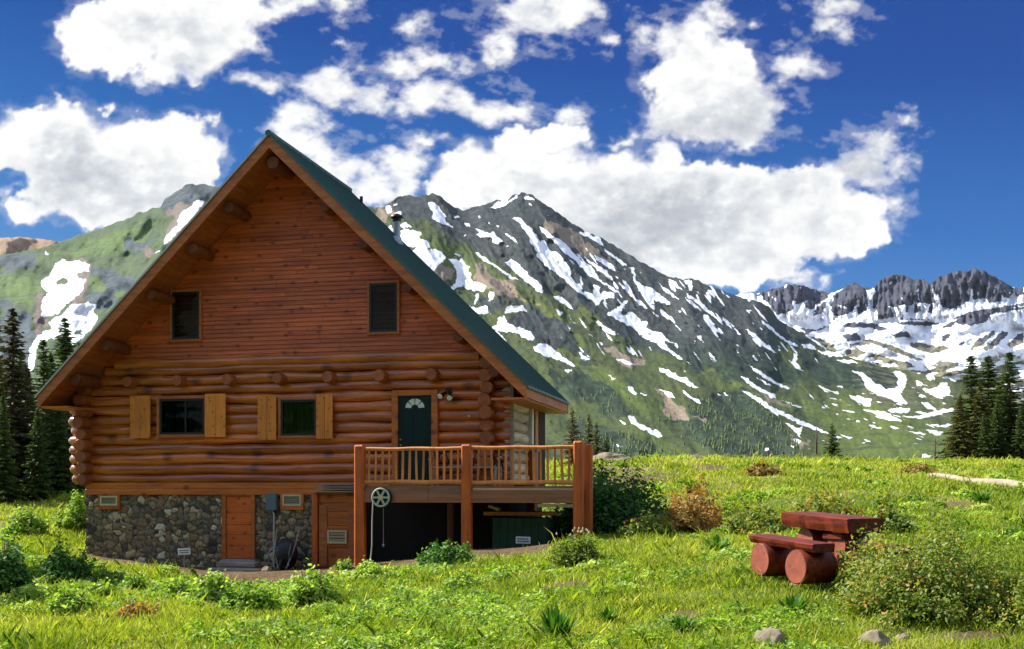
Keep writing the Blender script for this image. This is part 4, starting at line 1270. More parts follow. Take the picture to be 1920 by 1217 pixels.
# cellar door with stone step, electric enclosure, vents
cd = MB()
pw = [-.12, .19, .46, .71, 1.00, 1.40]
for q in range(5):
    cd.box(-1.62, -.96, .0, .05, pw[q] + .003, pw[q + 1] - .003, (.9, 1.0, 1.05, 1.0, .95)[q], .005)
cdo = p('cellar_door', cd, 'cellar')
p('door_casing', MB().box(-1.73, -1.625, -.03, .06, -.14, 1.425, .75, .006).box(-.955, -.86, -.03, .06, -.14, 1.425, .8, .006).box(-1.73, -.86, -.028, .06, 1.402, 1.428, .5), 'beam', cdo)
eb = p('electric_box', MB().box(-.52, -.25, -.14, .0, 1.06, 1.47, 1, .012), 'greybox')
p('conduit', MB().tube([(-.38, -.08, 1.06), (-.33, -.08, .98), (-.33, -.08, .2), (-.33, -.09, -.3)], .022, 8), 'rope', eb)


def vent(u0, u1, w0, w1, d, ti=1.0):
    m = MB().box(u0 - .06, u1 + .06, d - .02, d + .08, w1, w1 + .05, ti).box(u0 - .06, u1 + .06, d - .02, d + .08, w0 - .09, w0, ti).box(u0 - .06, u0, d - .02, d + .08, w0, w1, ti).box(u1, u1 + .06, d - .02, d + .08, w0, w1, ti)
    r_ = p('foundation_vent', m, 'beam')
    f = MB().box(u0, u1, d - .03, d + .06, w1 - .04, w1).box(u0, u1, d - .03, d + .06, w0, w0 + .045).box(u0, u0 + .04, d - .03, d + .06, w0 + .045, w1 - .04).box(u1 - .04, u1, d - .03, d + .06, w0 + .045, w1 - .04)
    p('vent_frame', f, 'cream', r_)
    s_ = MB()
    n = 4
    for q in range(n):
        ww = w0 + .05 + (w1 - w0 - .09) * q / n
        s_.add([(u0 + .04, d - .015, ww), (u1 - .04, d - .015, ww), (u1 - .04, d + .03, ww + .05), (u0 + .04, d + .03, ww + .05)], [(0, 1, 2, 3)])
    p('vent_slats', s_, 'ventslat', r_)


vent(-5.05, -4.57, 1.16, 1.40, -.03, .7)
vent(-.12, .36, 1.17, 1.44, -.03)

# timber bulkhead closet beside the deck
hb = MB()
hb.box(.95, 1.9, -.38, .06, -.35, 1.50, .8, .01)
hc = p('closet_bulkhead', hb, 'beam')
p('closet_post', MB().box(.80, .95, -.45, .06, -.3, 1.52, 1.0, .012), 'post', hc)
b_ = MB()
for q in range(6):
    b_.box(1.0, 1.85, -.40, -.383, .36 + .18 * q, .36 + .18 * q + .17, .8 + .12 * (q % 2), .004)
p('closet_boards', b_, 'beam', hc)
p('closet_frame', MB().box(.98, 1.18, -.43, -.402, -.25, 1.2, .85, .006).box(1.16, 1.75, -.425, -.402, 1.06, 1.20, .8, .006).box(1.72, 1.9, -.43, -.402, -.25, 1.2, .8, .006), 'rake', hc)
sh = MB()
for q in range(4):
    sh.box(.86 + .02 * q, 2.05, -.60 + .13 * q, -.42 + .14 * q, 1.50 + .055 * q, 1.53 + .055 * q, .8 + .1 * (q % 2))
p('closet_roof', sh, 'greywood', hc)
# the vent low on the closet
r_ = p('foundation_vent', MB().box(1.18, 1.72, -.42, -.40, .22, .66, .7), 'beam')
p('vent_frame', MB().box(1.2, 1.68, -.46, -.43, .30, .35).box(1.2, 1.68, -.46, -.43, .57, .61).box(1.2, 1.24, -.46, -.43, .35, .57).box(1.64, 1.68, -.46, -.43, .35, .57), 'cream', r_)
s_ = MB()
for q in range(3):
    s_.box(1.24, 1.64, -.45, -.425, .36 + .072 * q, .41 + .072 * q)
p('vent_slats', s_, 'ventslat', r_)

# right side: pale log wall, recessed porch, pale column
sw = MB()
for i in range(NC):
    w = W_LOG0 + CH * (i + .5)
    n = 7
    if w > 3.95:
        continue
    sw.tube([(5.42, .06 + 1.72 * q / n, w + .01 * math.sin(q + i)) for q in range(n + 1)], [CH * (.52 + .05 * math.sin(q * 2.1 + i * 1.7)) for q in range(n + 1)], 14, rnd.uniform(.75, 1.15), True, True, .03, i)
p('side_log_wall', sw, 'sidelog')
p('corner_trim', MB().box(5.50, 5.585, -.02, .05, 1.70, 4.05, 1, .006), 'greywood')
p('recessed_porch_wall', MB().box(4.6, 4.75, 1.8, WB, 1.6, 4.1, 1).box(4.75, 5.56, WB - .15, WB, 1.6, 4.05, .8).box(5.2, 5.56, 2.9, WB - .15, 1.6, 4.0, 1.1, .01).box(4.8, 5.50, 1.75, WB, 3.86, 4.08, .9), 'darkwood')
pc = p('porch_column', MB().box(5.36, 5.66, 1.94, 2.22, 1.0, 2.50, .8, .01), 'post')
p('column_cap', MB().box(5.30, 5.74, 1.88, 2.30, 2.503, 2.66, 1, .015), 'greycap', pc)
p('column_shaft', MB().box(5.42, 5.60, 1.98, 2.14, 2.663, 3.95, 1, .012), 'white', pc)
p('porch_frame_post', MB().box(5.40, 5.56, 2.55, 2.88, 1.6, 3.9, 1.3, .012), 'rake')

# flue and vent pipe on the right slope
ch = p('chimney', MB().tube([(1.86, 2.6, 7.7), (1.86, 2.6, 8.56)], .095, 16).tube([(1.86, 2.6, 7.9), (1.86, 2.6, 8.10), (1.86, 2.6, 8.13)], [.19, .115, .10], 16), 'galv')
p('chimney_cap', MB().tube([(1.86, 2.6, 8.52), (1.86, 2.6, 8.60)], .11, 16).tube([(1.86, 2.6, 8.62), (1.86, 2.6, 8.66), (1.86, 2.6, 8.72)], [.165, .16, .06], 16), 'blackmetal', ch)
p('vent_pipe', MB().tube([(.62, 3.3, 9.0), (.62, 3.3, 9.42)], .045, 10), 'blackmetal')

# ------------------------------------------------------------------ the deck
deck = empty('wooden_deck', HO + E1 * 2.8 + E2 * -2.5, -HA, 'raised wooden deck with peeled-log railing on thick orange posts by green front door', 'deck')
DU0, DU1, DF = 2.72, 7.55, -2.5


def q_(name, mb, mat, parent=None):
    mb.V = [(x - 2.8, y + 2.5, z) for x, y, z in mb.V]
    return mb.build(name, M[mat], parent or deck)


def post(u, d, w0, w1, r, sd_, ti=1.0):
    m = MB()
    r2 = r * .86
    m.box(u - r2, u + r2, d - r2, d + r2, w0, w1 + .02, ti, .035)
    return q_('post', m, 'post')


post(2.80, DF, -.35, 2.50, .128, 1, .95)
post(5.16, DF, -.1, 2.49, .122, 2, 1.0)
post(7.52, DF, .15, 2.54, .118, 3, 1.0)
post(7.66, -2.12, .3, 2.50, .10, 4, .85)
post(4.2, -.35, -.4, 1.4, .10, 5, .4)
dk = MB()
u = DU0
rnd = random.Random(5)
n = 17
for k in range(n):
    dd = DF + .02 + k * .148
    dk.box(DU0, DU1 - .12, dd, dd + .138, 1.60, 1.642, rnd.uniform(.7, 1.25), .004)
for k in range(13):
    dd = .03 + k * .148
    dk.box(WR + .03, DU1 - .35, dd, dd + .138, 1.60, 1.642, rnd.uniform(.7, 1.25), .004)
q_('deck_floor', dk, 'deckboard')
q_('rim_board', MB().box(2.93, 5.04, DF - .04, DF + .0, 1.555, 1.598, .7, .004).box(5.29, 7.40, DF - .04, DF + .0, 1.552, 1.60, 1.5, .004), 'deckboard')
q_('rim_beam', MB().box(2.90, 4.33, DF - .06, DF + .04, 1.29, 1.55, 1, .008).box(4.335, 7.42, DF - .058, DF + .04, 1.29, 1.55, .95, .008), 'deckbeam')
jm = MB()
for k in range(10):
    uu = 3.1 + k * .48
    jm.box(uu - .025, uu + .025, DF + .05, -.05, 1.36, 1.595, .7)
q_('joist', jm, 'deckbeam')
q_('pale_strip', MB().box(6.62, 7.02, -2.3, -2.2, 1.20, 1.27).box(7.06, 7.4, -2.3, -2.2, 1.20, 1.27), 'white')


def rail(a, b, w, r, sd_, name='rail', dz=0.0):
    n = 12
    m = MB()
    m.tube([(a[0] + (b[0] - a[0]) * k / n, a[1] + (b[1] - a[1]) * k / n, w + .006 * math.sin(k * 1.1 + sd_)) for k in range(n + 1)], [r * (1 + .05 * math.sin(k * .9 + sd_)) for k in range(n + 1)], 10, 1, True, True, .03, sd_)
    return q_(name, m, 'rail')


rail((2.9, DF), (5.06, DF), 2.425, .042, 1, 'top_rail')
rail((5.27, DF), (7.42, DF), 2.435, .042, 2, 'top_rail')
rail((2.9, DF), (5.06, DF), 1.725, .048, 3, 'bottom_rail')
rail((5.27, DF), (7.42, DF), 1.715, .048, 4, 'bottom_rail')


def baluster(u, d, sd_):
    r_ = random.Random(sd_)
    rr = r_.uniform(.021, .029)
    lean = r_.uniform(-.012, .012)
    return q_('baluster', MB().tube([(u - lean, d, 1.74), (u, d, 1.95), (u + lean * .6, d, 2.2), (u + lean, d, 2.42)], [rr, rr * 1.1, rr, rr * .9], 8, r_.uniform(.75, 1.2), True, True), 'rail')


for k in range(14):
    baluster(2.99 + k * .152, DF, k)
for k in range(14):
    baluster(5.40 + k * .148, DF, 40 + k)



def hl(u, d, w):
    return HO + E1 * u + E2 * d + Vector((0, 0, w))


# hose reel hanging on the rim beam
reel = empty('hose_reel', hl(3.33, -2.58, 1.40), -HA, 'pale six-spoked hose reel hanging on the deck beam beside the left deck post', 'hose reel')
def torus(mb, c, R_, r, n=28, k=8, tint=1):
    vs, fs_ = [], []
    for i in range(n):
        a = 2 * PI * i / n
        for j in range(k):
            b = 2 * PI * j / k
            rr = R_ + r * math.cos(b)
            vs.append((c[0] + rr * math.cos(a), c[1] + r * math.sin(b), c[2] + rr * math.sin(a)))
    for i in range(n):
        for j in range(k):
            fs_.append((i * k + j, ((i + 1) % n) * k + j, ((i + 1) % n) * k + (j + 1) % k, i * k + (j + 1) % k))
    mb.add(vs, fs_, tint, True)
    return mb


torus(MB(), (0, -.12, 0), .185, .022).build('rim', M['rope'], reel)
m = MB()
for k in range(6):
    a = PI / 6 + k * PI / 3
    m.box(-.02, .02, -.135, -.105, .05, .175, M=Matrix.Rotation(a, 4, 'Y'))
m.build('spokes', M['rope'], reel)
MB().tube([(0, -.15, 0), (0, -.09, 0)], [.055, .06], 16).build('hub', M['cream'], reel)
m = MB()
torus(m, (.015, -.05, -.01), .19, .03)
m.tube([(.015, -.09, -.01), (.015, .0, -.01)], .17, 24).build('drum', M['greendoor'], reel)
MB().tube([(-.17, -.12, -.08), (-.19, -.12, -.5), (-.19, -.13, -1.0), (-.21, -.14, -1.25), (-.25, -.16, -1.40)], .014, 8).build('hose', M['rope'], reel)
m = MB().tube([(.04, -.06, -.2), (.04, -.06, -.98)], .007, 6).tube([(.04, -.06, -.98), (.04, -.06, -1.0), (.04, -.06, -1.05)], [.02, .03, .012], 10)
m.build('pull_cord', M['galv'], reel)

# twig bench on the deck against the log wall
tb = empty('twig_bench', hl(4.55, -.55, 1.642), -HA, 'dark bent-twig bench behind the deck railing beside the green front door', 'bench')
m = MB()
for k in range(9):
    m.tube([(-.75, -.05 + .06 * k, .42), (.75, -.05 + .06 * k, .42)], .022, 8, .8 + .05 * (k % 3))
m.build('seat', M['greywood'], tb)
m = MB()
for k in range(11):
    u = -.7 + .14 * k
    m.tube([(u, .42, .42), (u + .10 * (1 if k % 2 else -1), .48, .62), (u + .18 * (1 if k % 2 else -1), .50, .84)], .015, 6, .7 + .1 * (k % 3))
m.tube([(-.8, .46, .40), (-.72, .5, .75), (-.4, .52, .9), (0, .52, .93), (.4, .52, .9), (.72, .5, .75), (.8, .46, .40)], .026, 8)
m.build('backrest', M['darkwood'], tb)
for sx in (-1, 1):
    MB().tube([(sx * .78, .46, .62), (sx * .82, .2, .66), (sx * .8, -.08, .62), (sx * .76, -.1, .45)], .024, 8).build('armrest', M['greywood'], tb)
    for y in (-.06, .44):
        MB().tube([(sx * .74, y, 0), (sx * .76, y, .44)], .028, 8).build('leg', M['greywood'], tb)

# green bin with a plank lid under the deck
gb = empty('storage_bin', hl(6.0, -1.25, .15), -HA, 'green board storage bin with yellowish plank lid in shade under the deck', 'storage bin')
m = MB()
for k in range(7):
    m.box(-.60 + .172 * k, -.60 + .172 * k + .166, -.02, .02, 0, .80, .8 + .1 * (k % 3), .004)
m.box(-.58, .58, .03, .6, 0, .80)
m.build('bin_body', M['greenbin'], gb)
MB().box(-.78, .72, -.12, .70, .85, .93, 1, .008).build('lid', M['shutter'], gb)
MB().box(-.98, -.74, -.20, .05, .74, .80, 1, .01, Matrix.Rotation(.35, 4, 'Y') @ Matrix.Translation((0, 0, .0))).build('loose_board', M['cream'], gb)

# doorstep planks
for (u, d, w, lu, ld, nm, lb) in ((-1.15, -.32, -.24, 1.0, .30, 'doorstep', 'grey stone doorstep right below the orange cellar door'), (-1.0, -.75, -.36, 1.35, .34, 'doorstep', 'lower grey slab lying in front of the cellar doorstep')):
    e = hl(u, d, w)
    o = MB().box(-lu / 2, lu / 2, -ld / 2, ld / 2, -.06, .06, 1, .02).build(nm, M['greywood'])
    o.location = (e.x, e.y, max(e.z, gz1(e.x, e.y) + .03))
    o.rotation_euler = (0, 0, -HA + .05)
    props(o, lb, 'doorstep', 'doorsteps below the cellar door')

# wheelbarrow tipped up against the stone wall
wb = empty('wheelbarrow', hl(.12, -.35, -.32), -HA, 'black wheelbarrow tipped up on its nose against the stone wall', 'wheelbarrow')
V_, F_ = [], []
nr, nc = 7, 22
for i in range(nr):
    tt_ = i / (nr - 1)
    for j in range(nc):
        a = 2 * PI * j / nc
        rr = .30 * (tt_ ** .5)
        V_.append((rr * math.cos(a) * 1.0, -.22 * (1 - tt_ ** 1.6) - .02, .36 + rr * 1.25 * math.sin(a)))
for i in range(nr - 1):
    for j in range(nc):
        F_.append((i * nc + j, i * nc + (j + 1) % nc, (i + 1) * nc + (j + 1) % nc, (i + 1) * nc + j))
MB().add(V_, F_, 1, True).build('tub', M['blackplastic'], wb)
for sx in (-1, 1):
    MB().tube([(sx * .10, -.24, .02), (sx * .24, -.12, .45), (sx * .30, .12, .98)], .018, 8).build('handle', M['greywood'], wb)
    MB().tube([(sx * .2, -.16, .62), (sx * .26, -.42, .40), (sx * .25, -.44, .1)], .013, 6).build('leg', M['galv'], wb)
torus(MB(), (0, 0, 0), .12, .035, 20, 8).build('wheel', M['blackplastic'], wb).matrix_local = Matrix.Translation((0, -.22, .12)) @ Matrix.Rotation(R(90), 4, 'Z')

# small white signs on stakes
def sign(u, d, w, wd, ht, tilt, lb, rows_):
    e = hl(u, d, w)
    s_ = empty('lawn_sign', e, -HA, lb, 'sign', 'small white signs by the cabin')
    MR = Matrix.Translation((0, 0, .30)) @ Matrix.Rotation(tilt, 4, 'Y')
    bo = MB().box(-wd / 2, wd / 2, -.012, .012, -ht / 2, ht / 2, 1, .004, MR).build('board', M['white'], s_)
    m = MB()
    r_ = random.Random(int(u * 100))
    for i in range(rows_):
        x = -wd * .38
        z = ht * (.16 - .34 * i / max(1, rows_ - 1))
        while x < wd * .34:
            l_ = r_.uniform(.02, .05)
            m.box(x, x + l_, -.016, -.0125, z - .012, z + .014, M=MR)
            x += l_ + .014
    m.build('lettering', M['ink'], bo)
    MB().box(-.013, .013, -.01, .01, -.12, .30 - ht / 2, 1).build('stake', M['greywood'], s_)


sign(-2.33, -.75, -.22, .32, .15, -.06, 'small white sign on a stake in front of the stone wall', 2)
sign(6.25, -2.0, .20, .32, .15, .02, 'small white sign on a wire stake before the green storage bin', 2)
# ------------------------------------------------------------------ log picnic seats in the meadow
SN_ = Vector((.916, .40, 0))          # across a seat
ST_ = Vector((.40, -.916, 0))         # along a seat
SANG = math.atan2(ST_.y, ST_.x)


def seat_log(name, label, FL, length, width, thick, tilt, legs, cat, ground_drop):
    """FL: near-left upper corner; the plank runs along ST_, falling by tilt; legs are (along, radius) logs lying across it"""
    e = empty(name, FL, SANG, label, cat, 'red log table and benches')
    # local x along, y = across (to the left of travel is +SN_)
    r_ = random.Random(int(length * 1000 + width * 77))
    n, k = 14, 5
    vs, fs_ = [], []
    for i in range(n + 1):
        x = length * i / n
        ed = .012 * math.sin(i * 1.7 + width * 9) + r_.uniform(-.008, .008)
        ring = [(x, 0 + ed, -.012), (x, .02 + ed, 0), (x, width - .02 - ed, .004), (x, width - ed, -.015), (x, width - .02, -thick), (x, .03 + ed, -thick + r_.uniform(-.006, .006)), (x, .004 + ed, -thick * .55)]
        k = len(ring)
        vs += [(a, b, c - tilt * x) for a, b, c in ring]
    for i in range(n):
        for j in range(k):
            fs_.append((i * k + j, i * k + (j + 1) % k, (i + 1) * k + (j + 1) % k, (i + 1) * k + j))
    m = MB().add(vs, fs_, 1, False)
    m.add(vs[:k], [tuple(range(k))], .8).add(vs[-k:], [tuple(range(k))[::-1]], .7)
    m.build('seat' if cat == 'bench' else 'table_top', M['redlog'], e)
    for (x, r, y0, y1) in legs:
        zc = -thick - r + .01 - tilt * x
        m = MB().tube([(x, y0, zc), (x, y0 + .01, zc), (x, (y0 + y1) / 2, zc), (x, y1 - .01, zc), (x, y1, zc)], [r * .94, r, r * 1.02, r, r * .95], 26, 1, True, True, .02, int(x * 100))
        lo = m.build('leg', M['redlog'], e)
        V_ = []
        c_ = MB().tube([(x, y0 - .004, zc), (x, y0 + .003, zc)], [r * .92, r * .93], 26)
        c_.build('cut_end', M['redend'], lo)
    return e


D = 15.0
FLb = at(1405, 1002, D)
seat_log('log_bench', 'red log bench nearest the camera with two round log ends showing', FLb, 1.30, .36, .105, .056, [(.27, .215, -.03, .46), (1.02, .22, -.03, .46)], 'bench', 0)
FLt = at(1465, 960, 16.3)
seat_log('log_table', 'thick red log picnic table standing between two log benches', FLt, 1.44, .60, .20, .045, [(.38, .20, .12, .55), (1.06, .20, .12, .55)], 'table', 0)
FLr = FLt + SN_ * .80 + Vector((0, 0, -.42)) + ST_ * .15
seat_log('log_bench', 'red log bench behind the table, mostly hidden by the willow bush', FLr, 1.30, .36, .10, .045, [(.27, .2, 0, .4), (1.02, .2, 0, .4)], 'bench', 0)
# trestle log seen between bench and table
e = at(1541, 999, 15.6)
o = empty('log_stool', e, SANG, 'short red log block between the near bench and the table', 'stool', 'red log table and benches')
MB().box(0, .42, 0, .34, -.09, 0, 1, .015).build('seat', M['redlog'], o)
MB().tube([(.2, .17, -.09), (.2, .17, -.62)], .14, 18).build('leg', M['redlog'], o)


# ------------------------------------------------------------------ rocks and fallen log
def rock(px, y, w, h, dp, sink, label, seed, name='rock'):
    n = 26
    th, phi = np.meshgrid(np.linspace(0, 2 * PI, 2 * n, endpoint=False), np.linspace(.02, PI - .02, n))
    x, yy, z = np.cos(th) * np.sin(phi), np.sin(th) * np.sin(phi), np.cos(phi)
    f = 1 + .22 * fbm(x * 1.3 + seed, yy * 1.3 + z * 1.1, 3, seed) + .06 * fbm(x * 5, yy * 5 + z * 4, 3, seed + 4)
    q = np.stack([x * f * w / 2, yy * f * dp / 2, z * f * h], -1)
    cut = np.random.default_rng(seed).normal(size=(7, 3))
    for c_ in cut:
        c_ = c_ / np.linalg.norm(c_)
        c_[2] = abs(c_[2])
        lim = .78 * math.sqrt((c_[0] * w / 2) ** 2 + (c_[1] * dp / 2) ** 2 + (c_[2] * h) ** 2)
        ex = np.maximum(0, q @ c_ - lim)
        q = q - ex[..., None] * c_ * .9
    V = q.reshape(-1, 3)
    m_, k_ = th.shape
    a = np.arange(m_ * k_).reshape(m_, k_)
    b = np.roll(a, -1, 1)
    F = np.stack([a[:-1], b[:-1], b[1:], a[1:]], -1).reshape(-1, 4)
    o = link(name, np_mesh(name, V, F[:, ::-1], None, False), M['rock'])
    o.location = onground(px, y, -sink)
    props(o, label, 'rock', 'rocks lying in the grass')
    return o


rock(1440, 10.9, .42, .22, .4, .06, 'angular grey rock standing in the grass at the bottom edge of the meadow', 3)
rock(1636, 11.0, .46, .17, .36, .06, 'broad tan rock in the grass below the willow bush', 5)
rock(1692, 11.25, .22, .13, .22, .06, 'small brown rock at the right of the broad tan rock', 12)
rock(1492, 14.3, .22, .05, .18, .0, 'flat pale stone under the near end of the red bench', 17)
rock(1150, 40.5, 1.9, .30, 1.2, .05, 'long pale rock outcrop on the crest right of the deck post', 21)
rock(1305, 42.0, .9, .22, .7, .05, 'brown boulder on the crest of the meadow', 24)
rock(1235, 42.5, 1.3, .16, .8, .05, 'low pale rock on the crest left of the brown boulder', 27)
rock(256, 25.6, .35, .10, .3, .03, 'small pale stone at the edge of the bare earth before the stone wall', 29)
rock(500, 24.8, .25, .14, .2, .0, 'pale stone beside the tipped wheelbarrow', 31)

a, b = onground(1742, 33, .14), onground(1985, 27.5, .15)
n = 14
m = MB().tube([a.lerp(b, k / n) + Vector((0, 0, .03 * math.sin(k * .9))) for k in range(n + 1)], [.075 + .055 * k / n + .006 * math.sin(k * 2.2) for k in range(n + 1)], 14, 1, True, True, .03, 3)
props(m.build('fallen_log', M['deadwood']), 'bleached fallen log lying in the meadow at the right edge', 'log')

# ------------------------------------------------------------------ leaves, shrubs
M['leaf_green'] = leafy('bright_leaf', (.06, .15, .012), (.28, .42, .04), (.50, .58, .16), .45)
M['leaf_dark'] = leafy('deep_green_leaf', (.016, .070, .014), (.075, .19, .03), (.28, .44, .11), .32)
M['leaf_willow'] = leafy('willow_leaf', (.045, .105, .014), (.27, .33, .045), (.46, .22, .05), .40)
M['leaf_rust'] = leafy('rusty_willow_leaf', (.10, .085, .02), (.36, .23, .055), (.55, .21, .055), .4)
M['grass'] = leafy('grass_blade', (.085, .165, .010), (.40, .44, .045), (.62, .53, .19), .45)
M['tuft'] = leafy('tuft_blade', (.02, .085, .01), (.085, .21, .02), (.26, .36, .06), .35)
M['needle'] = leafy('spruce_needle', (.030, .055, .013), (.10, .145, .03), (.20, .23, .05), .25, .6)
M['needle_y'] = leafy('yellowish_needle', (.045, .052, .013), (.17, .16, .035), (.32, .26, .06), .25, .6)
M['needle_b'] = leafy('brown_needle', (.040, .032, .016), (.10, .085, .036), (.18, .16, .06), .15, .6)
M['flower'] = plain('pale_flower_head', (.50, .50, .30), .7)
M['twig'] = plain('shrub_twig', (.13, .09, .055), .8)


def leaf_quads(C, size, rng, up=.25, elong=1.7, outward=None):
    "one rhombic leaf at each centre, with a fold"
    n = len(C)
    nrm = rng.normal(size=(n, 3))
    nrm[:, 2] = np.abs(nrm[:, 2]) + up
    if outward is not None:
        nrm = nrm + outward * 1.0
    nrm /= np.linalg.norm(nrm, axis=1)[:, None]
    t = rng.normal(size=(n, 3))
    t -= nrm * (t * nrm).sum(1)[:, None]
    t /= np.linalg.norm(t, axis=1)[:, None] + 1e-9
    b = np.cross(nrm, t)
    s = (size * rng.uniform(.6, 1.35, n))[:, None]
    V = np.stack([C - t * s * elong * .5, C + b * s * .5 - t * s * .1, C + t * s * elong * .5, C - b * s * .5 - t * s * .1], 1).reshape(-1, 3)
    F = np.arange(4 * n).reshape(n, 4)
    return V, F


def shrub_mesh(name, w, d, h, n, size, seed, tipfrac=.15, lobes=14, up=.25, elong=1.7, spiky=.28):
    "leaves set along shoots that fan out from the root, so that the outline stays ragged"
    rng = np.random.default_rng(seed)
    m = max(26, n // 24)
    k = n // m
    a = rng.uniform(0, 2 * PI, m)
    r = np.sqrt(rng.uniform(0, 1, m))
    patch = .78 + .55 * fbm(r * np.cos(a) * 1.9 + seed, r * np.sin(a) * 1.9, 3, seed)
    low = rng.uniform(size=m) < .22
    tz = h * (1 - .62 * r * r) * np.clip(patch, .35, 1.25) * rng.uniform(.6, 1.0 + .5 * spiky, m)
    tz[low] *= .5
    T = np.stack([r * np.cos(a) * w * .5, r * np.sin(a) * d * .5, tz], -1) * np.where(low, 1.18, 1.0)[:, None] ** np.array([1, 1, 0])
    B = T * np.array([.42, .42, 0]) + rng.normal(0, .03, (m, 3)) * np.array([1, 1, 0])
    s = rng.uniform(.22, 1.0, (m, k)) ** .8
    C = B[:, None] + (T - B)[:, None] * np.stack([s ** 1.3, s ** 1.3, s], -1) + rng.normal(0, 1, (m, k, 3)) * (size * .75 + .013 * w * (1 - s[..., None] * .6))
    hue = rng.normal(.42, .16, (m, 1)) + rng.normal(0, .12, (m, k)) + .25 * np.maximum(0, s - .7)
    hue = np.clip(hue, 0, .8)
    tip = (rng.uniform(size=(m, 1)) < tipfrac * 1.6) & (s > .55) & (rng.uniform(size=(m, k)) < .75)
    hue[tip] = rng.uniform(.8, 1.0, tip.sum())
    C, hue = C.reshape(-1, 3), hue.ravel()
    C[:, 2] = np.abs(C[:, 2]) + .01
    out = C * np.array([1, 1, .6]) / (np.linalg.norm(C, axis=1)[:, None] + 1e-6)
    V, F = leaf_quads(C, size, rng, up, elong, out * .5)
    return np_mesh(name, V, F, {'hue': np.repeat(hue, 4)})


def stems_mesh(w, d, h, seed, n=16):
    r_ = random.Random(seed)
    m = MB()
    for i in range(n):
        a, r = r_.uniform(0, 6.28), r_.uniform(.2, .8)
        p1 = (r * math.cos(a) * w / 2, r * math.sin(a) * d / 2, h * r_.uniform(.5, .85))
        m.tube([(p1[0] * .15, p1[1] * .15, -.05), (p1[0] * .6, p1[1] * .6, p1[2] * .5), p1], [.014, .009, .004], 5, 1, False)
    return m


def shrub(px, y, w, h, label, mat, seed, n=1500, size=.05, d=None, tip=.15, grp='leafy bushes round the cabin', name='shrub', sink=.03, cat='shrub', flowers=0, **kw):
    d = d or w * .8
    e = empty(name, onground(px, y, -sink), random.Random(seed).uniform(0, 6), label, cat, grp)
    link('foliage', shrub_mesh('foliage', w, d, h, n, size, seed, tip, **kw), M[mat], e)
    stems_mesh(w, d, h, seed).build('stems', M['twig'], e)
    if flowers:
        r_ = random.Random(seed + 1)
        m = MB()
        for i in range(flowers):
            a, r = r_.uniform(0, 6.28), r_.uniform(.1, .75)
            x, yy, z = r * math.cos(a) * w / 2, r * math.sin(a) * d / 2, h * (1.0 - .35 * r * r) + r_.uniform(.0, .08)
            m.tube([(x, yy, z - .02), (x, yy, z), (x, yy, z + .025)], [.008, .015, .004], 6)
        props(m.build('flower_heads', M['flower'], e), kind='stuff')
    return e


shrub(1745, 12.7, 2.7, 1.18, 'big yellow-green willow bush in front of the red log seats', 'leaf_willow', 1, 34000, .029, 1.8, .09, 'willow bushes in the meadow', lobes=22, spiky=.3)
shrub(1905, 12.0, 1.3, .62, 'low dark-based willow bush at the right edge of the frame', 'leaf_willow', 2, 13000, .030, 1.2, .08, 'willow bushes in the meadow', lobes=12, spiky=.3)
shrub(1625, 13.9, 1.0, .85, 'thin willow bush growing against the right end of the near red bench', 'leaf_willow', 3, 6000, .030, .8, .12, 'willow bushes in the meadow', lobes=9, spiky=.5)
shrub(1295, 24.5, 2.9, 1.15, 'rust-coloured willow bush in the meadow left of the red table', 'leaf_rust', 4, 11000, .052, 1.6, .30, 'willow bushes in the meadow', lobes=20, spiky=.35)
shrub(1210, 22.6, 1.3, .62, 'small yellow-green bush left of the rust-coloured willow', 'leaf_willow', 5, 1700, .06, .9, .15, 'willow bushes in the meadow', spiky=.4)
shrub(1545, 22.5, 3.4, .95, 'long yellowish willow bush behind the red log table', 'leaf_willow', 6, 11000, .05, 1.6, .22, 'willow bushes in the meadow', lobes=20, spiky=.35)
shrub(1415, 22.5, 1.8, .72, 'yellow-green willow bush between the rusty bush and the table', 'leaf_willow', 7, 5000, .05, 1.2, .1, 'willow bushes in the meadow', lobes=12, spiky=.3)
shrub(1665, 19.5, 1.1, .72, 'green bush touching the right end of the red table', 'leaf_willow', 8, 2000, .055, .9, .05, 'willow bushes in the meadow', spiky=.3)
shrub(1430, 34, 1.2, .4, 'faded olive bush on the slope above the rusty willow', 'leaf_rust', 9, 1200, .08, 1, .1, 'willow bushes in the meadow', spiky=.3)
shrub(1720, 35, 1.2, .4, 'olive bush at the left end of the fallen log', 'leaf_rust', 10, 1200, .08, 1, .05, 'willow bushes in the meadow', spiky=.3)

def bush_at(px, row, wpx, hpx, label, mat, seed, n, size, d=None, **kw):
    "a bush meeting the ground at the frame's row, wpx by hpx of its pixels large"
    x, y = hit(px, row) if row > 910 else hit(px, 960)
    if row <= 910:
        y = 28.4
    return shrub(px, y, wpx * y / FOC, hpx * y / FOC * 1.35, label, mat, seed, n, size, **kw)


